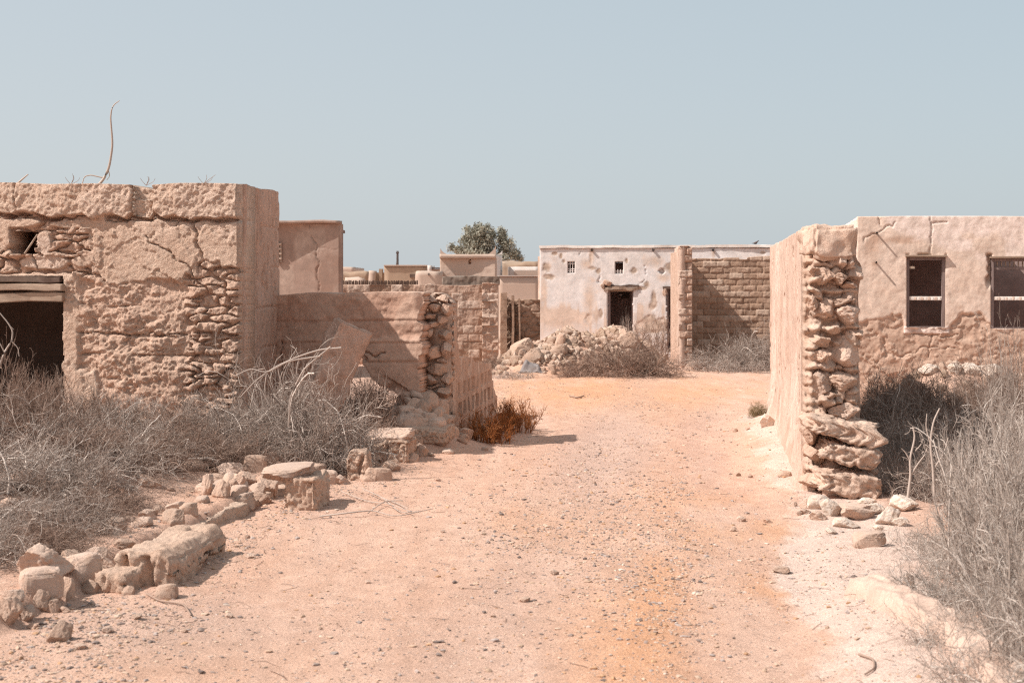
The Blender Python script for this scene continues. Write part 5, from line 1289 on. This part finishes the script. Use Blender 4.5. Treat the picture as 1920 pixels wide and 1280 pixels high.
def far_things():
    def solo(name, label, cat, x0, x1, y0, y1, Y, dep, mat, parts=(), **k):
        a = at((x0 + x1) / 2, y1, Y); t = thing(name, label, cat, (a.x, Y, 0))
        px_box('wall', t, mat, x0, x1, y0, y1, Y, dep, k.get('sub', .25), k.get('amp', .03), zb=0, freq=k.get('freq', 1.5), seed=k.get('seed', 0))
        for nm, m, px0, px1, py0, py1, dy, dd in parts: px_box(nm, t, m, px0, px1, py0, py1, Y + dy, dd)
        return t
    solo('mud_house', 'brown flat roofed house with a small dark window below the pole', 'house', 720, 800, 498, 600, 55, 5, 'farbrown',
         (('window', 'darkwood', 768.5, 779, 514, 520.5, -.06, .1), ('parapet', 'farpink', 719.5, 800.5, 496.6, 498.6, -.06, .4)))
    solo('low_building', 'low pinkish building left of the horned corner building', 'building', 780, 826, 509, 600, 43.5, 3, 'farpink', (('spout', 'metal', 802, 804.5, 512, 516, -.15, .3),))
    t = solo('roof_room', 'pale roof block with a dark bar on it beside the brown flat roofed house', 'building', 801, 809, 498, 600, 52, 2, 'farwhite', (('bar', 'darkwood', 808, 826, 501.5, 504, .2, .2), ('bar', 'farpink', 809, 826, 504.5, 509, .4, .5)))
    solo('mud_house', 'tiny pale flat house far away beside the beige building', 'house', 620, 663, 501, 600, 85, 6, 'farpink', (('window', 'darkwood', 641, 643, 507, 509, -.06, .1),))
    solo('ruined_wall', 'low ruined far wall with broken top right of the beige building', 'wall', 630, 692, 513, 600, 62, .6, 'farbrown', sub=.2, amp=.16, freq=1.1)
    solo('ruined_wall', 'pale broken wall piece before the low ruined far wall', 'wall', 655, 685, 521, 600, 56, .6, 'farpink', sub=.2, amp=.2, freq=1.3, seed=4)
    solo('ruined_wall', 'two stepped pillar stubs left of the brown flat roofed house', 'wall', 692, 703, 508, 600, 58, .6, 'farpink', (('pillar', 'farbrown', 710.5, 716.5, 504, 600, .1, .5), ('wall', 'farbrown', 703.2, 720, 511, 600, .2, .3)), sub=.2, amp=.04)
    solo('yard_wall', 'smooth pale wall between the horned building and the whitewashed house', 'wall', 934, 1012, 517.5, 600, 41, .4, 'farpink', (('coping', 'farwhite', 933, 1012, 516.4, 517.6, -.05, .5),), amp=.015)
    solo('roof_room', 'bright white parapet block before the far stone house', 'building', 953, 1010, 500, 600, 48, 3, 'farwhite', (('front_slope', 'farpink', 965, 1010, 507, 516, -.15, .2),), amp=.02)
    solo('stone_house', 'far brown stone house with ragged roof line behind the white parapet block', 'house', 938, 1011, 492, 600, 58, 4, 'farbrown', (), amp=.12, freq=1.6)
    # stick fence of palm ribs
    rg = np.random.default_rng(8); it = []; a = at(636, 600, 37)
    for k in range(150):
        x = 634 + k * 1.0 + rg.uniform(-.3, .3); p, q = at(x, 600, 37), at(x + rg.uniform(-1, 1), 526.5 + rg.uniform(-1.5, 1.5), 37)
        it.append(np.array([list(p), list((p + q) / 2), list(q)]))
    V, f = tubes(np.array(it), np.full((len(it), 3), .010), 4)
    o = bpy.data.objects.new('stick_fence', mesh_np('stick_fence', V - np.array((a.x, a.y, 0)), f, M['darkwood'])); o.location = (a.x, a.y, 0); link(o)
    tag(o, 'dark palm stick fence running behind the cement block wall', 'fence')
    # pole
    b = at(745, 560, 85); t = thing('utility_pole', 'thin dark utility pole standing far off against the sky', 'pole', (b.x, b.y, 0))
    p, q = at(745.3, 600, 85), at(745.3, 470.5, 85); V, f = tube_path([p, (p + q) / 2, q], .09, .065, 8); part('post', mesh_np('post', V, f, M['pole']), t)
    V, f = tube_path([at(742.6, 474, 84.9), at(745.3, 473.6, 84.9), at(748, 473.2, 84.9)], .05, .05, 6); part('crossarm', mesh_np('crossarm', V, f, M['pole']), t)
    V, f = tube_path([at(745, 478, 85), at(742.5, 500, 85), at(740, 530, 85)], .018, .018, 4); part('stay_wire', mesh_np('stay_wire', V, f, M['pole']), t)
far_things()

def tree():
    Y0 = 70.0; b = at(905, 600, Y0); rg = np.random.default_rng(21)
    t = thing('tree', 'grey green bushy tree rising behind the horned building', 'tree', (b.x, Y0, 0))
    limbs = []
    tips = [at(898, 440, Y0), at(880, 452, Y0 + .4), at(915, 450, Y0 - .3), at(945, 448, Y0 + .2), at(965, 470, Y0), at(858, 468, Y0 + .5), at(930, 465, Y0 - .4), at(890, 430, Y0)]
    root = Vector((b.x, Y0, 0))
    for tp in tips:
        m = root.lerp(tp, .45) + Vector((rg.normal(0, .15), rg.normal(0, .15), .3)); limbs.append([list(root), list(root.lerp(m, .5) + Vector((0, 0, .1))), list(m), list(m.lerp(tp, .6)), list(tp)])
    V, f = tubes(np.array(limbs), np.linspace(.12, .02, 5)[None].repeat(len(limbs), 0), 6); part('trunk', mesh_np('trunk', V, f, M['bark']), t)
    cl = [(893, 442, 19, 13, .9), (905, 433, 15, 7, .55), (884, 456, 17, 13, .8), (910, 458, 19, 17, .8), (942, 447, 8, 14, .6), (950, 464, 13, 15, .7), (966, 477, 10, 7, .45), (857, 469, 11, 5, .4), (847, 464, 4, 4, .2), (892, 473, 30, 9, .8), (935, 482, 26, 7, .7), (976, 486, 6, 4, .25), (940, 433, 4, 4, .25), (877, 430, 5, 4, .22), (922, 440, 6, 7, .3), (898, 425, 6, 3, .22), (912, 426, 4, 3, .2), (872, 445, 5, 4, .2)]
    Vs, cs = [], []
    for x, y, rx, ry, w in cl:
        nt = int(34 * w * (rx * ry) ** .5 / 4) + 5
        for _ in range(nt):            # small sprays of leaves
            u = rg.normal(size=3); u /= np.linalg.norm(u); r = rg.uniform(.35, 1.0) if rg.uniform() < .7 else rg.uniform(.9, 1.35)
            c = np.array(list(at(x + u[0] * rx * r, y - u[2] * ry * r, Y0))) + np.array([0, u[1] * 1.0 * r * rx / 25, 0])
            nl = rg.integers(14, 30); tone = np.clip(.45 + .45 * rg.normal(), 0, 1)
            P = c + rg.normal(0, .075, (nl, 3)); a = norm(rg.normal(size=(nl, 3)) + np.array([0, 0, .5])); bb = norm(np.cross(a, rg.normal(size=(nl, 3))))
            s = rg.uniform(.04, .09, (nl, 1)); w2 = s * .3
            Vs.append(np.stack([P - a * s, P + bb * w2, P + a * s, P - bb * w2], 1).reshape(-1, 3)); cs.append(np.full(nl * 4, tone))
    V = np.concatenate(Vs); n = len(V) // 4; c = np.concatenate(cs)
    part('crown', mesh_np('crown', V, [np.arange(n * 4).reshape(-1, 4)], M['leaf'], False, np.stack([c, c, c], -1)), t)
tree()

# ================================================================== RUBBLE HEAP
def rubble():
    big = ((1022, 612, 44, 26, 'block', .1, 'long block'), (0,) * 7)
    G = 'broken blocks of the rubble heap'; Lb = 'broken pale block lying in the rubble heap before the whitewashed house'
    lst = [(973, 616, 32, 14, 'block', 0), (993, 612, 34, 24, 'block', -.5), (1028, 606, 26, 14, 'round', .2), (1045, 608, 28, 12, 'block', .1), (1060, 600, 30, 16, 'round', 0), (1082, 608, 22, 22, 'block', .6), (1098, 606, 16, 10, 'slab', 0), (1020, 622, 26, 14, 'round', .1), (1044, 618, 34, 14, 'block', .05),
           (972, 640, 32, 17, 'block', -.25), (1000, 630, 30, 14, 'slab', .1), (1016, 636, 22, 12, 'round', 0), (1050, 640, 18, 28, 'block', .1), (1034, 640, 18, 16, 'round', .4), (1066, 626, 26, 14, 'round', 0), (980, 652, 44, 22, 'block', -.35), (1012, 645, 20, 12, 'round', 0), (1034, 652, 22, 12, 'round', 0), (1070, 640, 24, 16, 'round', .3),
           (950, 634, 26, 18, 'round', 0), (944, 650, 22, 16, 'round', 0), (1000, 672, 40, 22, 'block', -.4), (1018, 664, 26, 12, 'round', .1), (1045, 660, 40, 17, 'block', -.12), (982, 664, 20, 16, 'round', 0), (968, 676, 24, 14, 'round', 0), (1090, 622, 20, 12, 'round', 0), (1110, 612, 16, 10, 'round', 0), (1124, 616, 18, 12, 'round', 0),
           (1140, 612, 18, 10, 'round', .2), (1150, 606, 14, 10, 'slab', 0), (1160, 616, 22, 10, 'round', 0), (1176, 612, 16, 8, 'round', 0), (1190, 622, 34, 14, 'block', .15), (1165, 630, 26, 16, 'slab', -.5), (1178, 644, 44, 28, 'slab', -.5), (1150, 634, 22, 12, 'round', 0), (1205, 634, 22, 12, 'round', 0), (1130, 640, 22, 12, 'round', 0), (1100, 640, 22, 14, 'round', 0),
           (1115, 628, 18, 10, 'round', 0), (1085, 645, 24, 12, 'round', 0), (1066, 655, 18, 12, 'round', 0), (958, 662, 20, 12, 'round', 0), (1240, 655, 22, 12, 'block', 0), (1256, 652, 18, 10, 'round', 0), (1246, 670, 18, 12, 'round', 0), (1262, 662, 14, 12, 'round', 0), (940, 690, 18, 12, 'round', 0), (1036, 690, 16, 12, 'round', 0), (936, 674, 10, 22, 'slab', 0), (1210, 650, 26, 14, 'round', .2)]
    for k, (x, y, w, h, kd, tl) in enumerate(lst):
        rock_px('broken_block', x, y + h * .4, w * 1.05, h * 1.1, Lb, G, 'slab' if kd == 'round' and k % 3 == 0 else ('block' if kd == 'round' and k % 3 == 1 else kd), 'hstone' if k % 4 else 'fstone', k, tilt=tl, sink=.25, cat='block', rz=random.uniform(-.7, .7))
    rock_px('stone', 1305, 692, 36, 17, 'pale square stone on the sand at the foot of the brick pier', kind='block', mk='rstone', seed=1)
    # small rubble between them
    rg = np.random.default_rng(9); n = 2600
    x = rg.uniform(-.7, 3.3, n); y = rg.uniform(26.9, 31.0, n); z = gz(x, y); k = (z > .14) | (rg.uniform(0, 1, n) < .06)
    x, y, z = x[k], y[k], z[k]
    x2 = rg.uniform(4.0, 8.0, 380); y2 = rg.uniform(15.8, 18.2, 380) - .1 * (x2 - 5); z2 = gz(x2, y2)
    x, y, z = np.concatenate([x, x2]), np.concatenate([y, y2]), np.concatenate([z, z2]); n = len(x)
    bm = bmesh.new(); bmesh.ops.create_icosphere(bm, subdivisions=1, radius=1); bv = np.array([list(v.co) for v in bm.verts]); bf = np.array([[v.index for v in f.verts] for f in bm.faces]); bm.free()
    s = rg.uniform(.03, .10, n)[:, None] * rg.uniform(.6, 1.3, (n, 3)); P = bv[None] * rg.uniform(.75, 1.2, (n, len(bv), 1)) * s[:, None] + np.stack([x, y, z + .02], -1)[:, None]
    pal = np.array([(.44, .30, .225), (.37, .25, .18), (.49, .355, .275), (.32, .205, .145)]); c = pal[rg.integers(0, 4, n)]
    o = bpy.data.objects.new('rubble', mesh_np('rubble', P.reshape(-1, 3), [(bf[None] + (np.arange(n) * len(bv))[:, None, None]).reshape(-1, 3)], M['gravel'], False, np.repeat(c, len(bv), 0)))
    o['kind'] = 'stuff'; o['label'] = 'small rubble filling the heaps before the whitewashed house and the rendered building'; link(o)
    # crumpled grey sheet at the foot of the heap
    n = 26; U, W = np.meshgrid(np.linspace(0, 1, n), np.linspace(0, 1, n), indexing='ij'); c = hit(998, 699)
    X = (U - .5) * .52; Yv = (W - .5) * .5; e = np.minimum(np.minimum(U, 1 - U), np.minimum(W, 1 - W))
    Z = .26 * sst(0, .32, e) * (.55 + .5 * ridge(U * 2.2, W * 2.2, seed=5)) * (1.1 - .7 * U) + .03 * fbm(U * 7, W * 7, seed=3)
    I = np.arange(n * n).reshape(n, n); q = np.stack([I[:-1, :-1], I[1:, :-1], I[1:, 1:], I[:-1, 1:]], -1).reshape(-1, 4)
    V = np.stack([X + .03 * fbm(U * 5, W * 5, seed=8), Yv, Z], -1).reshape(-1, 3); V2 = V - np.array([0, 0, .012])
    b = np.concatenate([I[:, 0], I[-1, :], I[::-1, -1], I[0, ::-1]]); off = n * n
    sk = np.stack([b[:-1], b[:-1] + off, b[1:] + off, b[1:]], -1)
    o = bpy.data.objects.new('grey_sheet', mesh_np('grey_sheet', np.concatenate([V, V2]), [q, q[:, ::-1] + off, sk[(sk[:, 0] != sk[:, 3])]], M['tarp'], True)); o.location = (c.x, c.y + .25, c.z); link(o)
    tag(o, 'crumpled dark grey sheet lying at the left foot of the rubble heap', 'sheet')
rubble()
# crusted white rocks on the bank before the right building
for k, (x, y, w, h, lab) in enumerate(((1657, 694, 70, 24, 'leftmost white crusted rock before the rendered building'), (1726, 690, 54, 30, 'lumpy white crusted rock below the left empty window'), (1774, 672, 40, 30, 'highest white crusted rock below the right side of the left window'),
                                       (1700, 695, 50, 18, ''), (1825, 695, 36, 20, ''), (1750, 694, 44, 16, ''), (1860, 700, 44, 22, ''), (1635, 700, 34, 24, ''), (1795, 692, 30, 20, ''))):
    rock_px('stone', x, y + 10, w * 1.1, h * 1.35, lab or 'small white crusted rock on the bank before the rendered building', None if lab else 'white crusted rocks on the bank', 'round', 'whitestone', k, sink=.2)

# ================================================================== DRY SHRUBS
GL = 'dry shrubs in the left yard'; LL = 'dry leafless grey brown shrub in the tangled left yard'
for k, (px, Y, w, top, kd) in enumerate(((-30, 7.95, 240, 930, 'dome'), (75, 8.2, 200, 940, 'brown'), (150, 8.8, 190, 905, 'dome'), (-60, 8.5, 300, 900, 'dome'), (30, 8.9, 260, 900, 'dome'), (120, 9.2, 240, 880, 'brown'), (-70, 9.3, 330, 800, 'dome'), (30, 9.7, 300, 800, 'dome'), (130, 9.9, 270, 810, 'dome'), (200, 9.9, 200, 870, 'brown'), (10, 10.8, 300, 745, 'dome'), (210, 10.8, 250, 790, 'dome'), (110, 11.0, 280, 750, 'brown'), (280, 11.4, 220, 790, 'brown'), (270, 11.9, 230, 760, 'dome'), (160, 11.9, 260, 745, 'dome'), (350, 12.1, 200, 785, 'brown'), (300, 12.7, 220, 745, 'brown'),
                                     (400, 12.7, 230, 750, 'dome'), (90, 12.3, 230, 735, 'dome'), (210, 12.9, 190, 730, 'talg'), (310, 13.1, 190, 732, 'talg'), (420, 13.1, 170, 735, 'talg'), (470, 12.7, 190, 765, 'dome'), (640, 13.2, 170, 735, 'dome'), (490, 13.2, 180, 700, 'dome'), (550, 13.3, 180, 700, 'dome'), (440, 12.2, 180, 800, 'brown'))):
    bush(px, Y, w, top, kd, LL, GL, k)
bush(565, 13.0, 280, 655, 'dome', 'tallest arching pale grey shrub in front of the leaning wall fragment', None, 1)
bush(600, 12.7, 210, 725, 'dome', 'dense grey shrub just below the tallest arching shrub in the left yard', None, 2)
bush(705, 13.9, 110, 728, 'brown', 'small dark brown shrub at the foot of the broken yard wall', None, 1)
bush(690, 14.5, 150, 698, 'brown', 'brown shrub in the shade of the broken yard wall', None, 0)
bush(690, 16.6, 130, 660, 'dome', 'pale shrub seen through the gap of the broken yard wall', None, 0)
GT = 'upright brown weeds by the dark doorway'; LT = 'upright brown dry weed standing before the dark doorway'
for k, (px, Y, w, top) in enumerate(((20, 11.4, 150, 680), (95, 12.0, 120, 700), (-30, 11.0, 160, 655), (60, 12.9, 150, 690), (165, 12.6, 130, 712))):
    bush(px, Y, w, top, 'tall', LT, GT, k, 'dry_weed', cat='weed')
stick('dead_branch', 'looping dead shrub branch before the dark doorway at the far left', pts([(-6, 700), (8, 660), (22, 640), (24, 620), (14, 604), (4, 592), (-6, 580)], 11.6), .009, .004,
      extra=[(pts([(22, 640), (34, 652), (36, 668)], 11.6), .005, .003), (pts([(14, 604), (20, 612), (26, 618)], 11.6), .004, .002), (pts([(8, 660), (-2, 640), (-10, 632)], 11.6), .005, .003)])
for k, (l, lab) in enumerate((([(640, 652), (600, 655), (560, 668), (520, 685), (480, 712), (450, 745)], 'long pale branch arching left over the grey shrubs near the house corner'), ([(620, 650), (570, 690), (545, 740), (540, 800)], 'pale drooping branch hanging over the front of the tallest grey shrub'),
                              ([(600, 668), (540, 676), (500, 700), (470, 690), (440, 705)], 'thin pale branch reaching left toward the side wall of the stone house'))):
    stick('dry_branch', lab, pts(l, 12.2), .009, .004, 'twig', extra=[(pts([l[i], (l[i][0] - 22 + 9 * i, l[i][1] + 26), (l[i][0] - 30 + 14 * i, l[i][1] + 48)], 12.2), .005, .002) for i in range(1, len(l) - 1)])

GR = 'dry grey shrubs along the right side'; LR = 'dry leafless grey shrub in the thicket at the right'
for k, (px, Y, w, top, kd) in enumerate(((2010, 4.9, 440, 1110, 'gdome'), (1950, 5.5, 330, 1080, 'gflat'), (2010, 5.6, 380, 960, 'gtall'), (1890, 6.3, 290, 1040, 'gdome'), (1960, 6.6, 330, 900, 'gtall'), (1850, 7.2, 260, 990, 'gflat'), (1840, 7.9, 230, 960, 'gdome'), (1890, 7.8, 280, 800, 'gtall'), (1960, 8.4, 330, 750, 'gtall'), (1800, 8.6, 190, 930, 'gflat'),
                                     (1800, 7.1, 210, 1010, 'gflat'), (1800, 6.2, 190, 1100, 'gflat'), (1770, 9.2, 150, 950, 'gflat'), (1890, 9.6, 260, 770, 'gdome'), (1820, 10.2, 150, 800, 'gtall'), (1900, 11.2, 260, 705, 'gdome'))):
    bush(px, Y, w, top, kd, LR, GR, k)
GD = 'shrubs in the shade behind the street wall'; LD = 'dense dry shrub in the shade behind the bright street wall'
for k, (px, Y, w, top) in enumerate(((1690, 12.6, 170, 770), (1760, 12.0, 190, 770), (1665, 14.2, 150, 700), (1740, 14.0, 190, 715), (1820, 13.0, 200, 715), (1675, 11.5, 120, 830), (1740, 11.0, 170, 815), (1800, 11.6, 160, 770), (1715, 12.9, 150, 760))):
    bush(px, Y, w, top, 'dome', LD, GD, k)
GB = 'brown shrubs before the rendered building'; LB = 'reddish brown dry shrub below the windows of the rendered building'
for k, (px, Y, w, top) in enumerate(((1660, 15.6, 150, 688), (1735, 15.4, 170, 696), (1810, 15.2, 170, 686), (1880, 15.0, 170, 665), (1940, 14.2, 160, 645), (1690, 14.9, 150, 715), (1770, 14.6, 170, 715), (1850, 14.3, 170, 700), (1700, 16.2, 150, 682), (1840, 16.0, 160, 676))):
    bush(px, Y, w, top, 'brown', LB, GB, k)
bush(1900, 13.4, 130, 620, 'talg', 'tall pale weed reaching up to the right window of the rendered building', None, 1, 'dry_weed', cat='weed')
stick('dead_branch', 'bare pale forked branch standing in the shade right of the wall end', [at(1702, 935, 10.6), at(1708, 890, 10.6), at(1706, 860, 10.6), at(1716, 820, 10.6), at(1712, 800, 10.6)], .012, .006, 'twig',
      extra=[(pts([(1708, 890), (1722, 868), (1736, 850), (1738, 840)], 10.6), .008, .004), (pts([(1706, 862), (1698, 848), (1690, 840)], 10.6), .006, .003), (pts([(1716, 845), (1728, 832), (1730, 822)], 10.6), .005, .003)])
stick('dead_branch', 'tall slender grey branch rising before the shaded shrubs at right', pts([(1752, 930), (1750, 880), (1744, 830), (1750, 790), (1762, 765)], 9.8), .011, .005, 'twig', extra=[(pts([(1750, 880), (1770, 850), (1778, 820)], 9.8), .007, .003), (pts([(1744, 830), (1736, 800), (1738, 775)], 9.8), .005, .003)])
# middle distance
bush(1172, 26.4, 200, 622, 'brown', 'widest round brown shrub in front of the rubble heap', None, 0)
bush(1085, 26.6, 90, 662, 'brown', 'low brown shrub at the left front of the rubble heap', None, 1)
bush(1215, 26.8, 120, 645, 'brown', 'brown shrub between the rubble heap and the brick pier', None, 3)
bush(1228, 31.6, 70, 596, 'tall', 'tall pale grassy weed before the second doorway of the whitewashed house', None, 1, 'dry_weed', cat='weed')
bush(1178, 32.6, 30, 588, 'talg', 'thin weed sprig standing in the broken doorway of the whitewashed house', None, 0, 'dry_weed', cat='weed')
bush(1375, 28.8, 150, 612, 'dome', 'pale tangled shrub leaning before the sand brick yard wall', None, 0)
bush(1335, 28.4, 110, 640, 'flat', 'low tangled shrub right of the brick pier', None, 1)
bush(1430, 28.6, 110, 606, 'dome', 'pale tangled shrub half hidden by the bright street wall', None, 2)
bush(1400, 28.0, 130, 655, 'flat', 'flat matted shrub at the front of the sand brick yard wall', None, 0)
bush(950, 26.2, 100, 682, 'flat', 'low dry tuft at the left foot of the rubble heap', None, 1)
bush(925, 28, 60, 660, 'brown', 'small brown tuft at the foot of the cement block pier', None, 1)
bush(918, 15.3, 120, 770, 'rust', 'rust red dry shrub in front of the hollow openings of the ruined street wall', None, 0)
bush(972, 16.4, 90, 748, 'rust', 'darker rust red shrub behind the other one beside the ruined street wall', None, 1)
bush(1423, 17.4, 46, 748, 'olive', 'small olive brown shrub at the far foot of the bright street wall', None, 0)

# ================================================================== LIGHT, SKY, CAMERA
d = Vector((1.0, .27, -1.12)).normalized()
sun = bpy.data.lights.new('sun', 'SUN'); sun.energy = 4.2; sun.angle = math.radians(.53); sun.color = (1, .955, .90)
so = bpy.data.objects.new('sun', sun); so.rotation_mode = 'QUATERNION'; so.rotation_quaternion = d.to_track_quat('-Z', 'Y'); so.location = (-30, -6, 34); link(so)
w = bpy.data.worlds.new('World'); sc.world = w; w.use_nodes = True
N, L = w.node_tree.nodes, w.node_tree.links
bg = N['Background']
sky = N.new('ShaderNodeTexSky'); sky.sky_type = 'NISHITA'; sky.sun_disc = False
sky.sun_elevation = math.asin(-d.z); sky.sun_rotation = math.atan2(-d.x, -d.y)
sky.air_density = 1.0; sky.dust_density = 3.0; sky.ozone_density = 1.0; sky.altitude = 0
hz = N.new('ShaderNodeMix'); hz.data_type = 'RGBA'; hz.inputs[0].default_value = .82      # dusty desert air over the clear sky
geo = N.new('ShaderNodeTexCoord'); sx = N.new('ShaderNodeSeparateXYZ'); L.new(geo.outputs['Generated'], sx.inputs[0])
dust = N.new('ShaderNodeMix'); dust.data_type = 'RGBA'
dust.inputs[6].default_value = (3.7, 4.28, 4.58, 1); dust.inputs[7].default_value = (4.95, 5.05, 5.15, 1)     # thicker, paler dust low down and towards the sun
f1 = mth(N, L, 'MULTIPLY', sx.outputs['Z'], -1.7); f2 = mth(N, L, 'MULTIPLY', sx.outputs['X'], -.45)
ff = N.new('ShaderNodeClamp'); L.new(mth(N, L, 'ADD', mth(N, L, 'ADD', f1, f2), .47), ff.inputs[0]); L.new(ff.outputs[0], dust.inputs[0])
L.new(dust.outputs[2], hz.inputs[7])
L.new(sky.outputs[0], hz.inputs[6]); L.new(hz.outputs[2], bg.inputs['Color']); bg.inputs['Strength'].default_value = .1

cam = bpy.data.cameras.new('camera'); cam.lens = 50; cam.sensor_width = 36; cam.shift_y = -(640 - HY) / 1920; cam.clip_start = .1; cam.clip_end = 8000
cam.dof.use_dof = True; cam.dof.focus_distance = 17; cam.dof.aperture_fstop = 5.0
co = bpy.data.objects.new('camera', cam); co.location = (0, 0, H); co.rotation_euler = (math.pi / 2, 0, 0); link(co)
sc.camera = co
sc.view_settings.view_transform = 'Standard'; sc.view_settings.look = 'None'; sc.view_settings.exposure = .56; sc.view_settings.gamma = 1
sc.view_settings.use_curve_mapping = False
sc.cycles.max_bounces = 6; sc.cycles.diffuse_bounces = 4; sc.cycles.filter_width = 1.2; sc.cycles.use_denoising = False
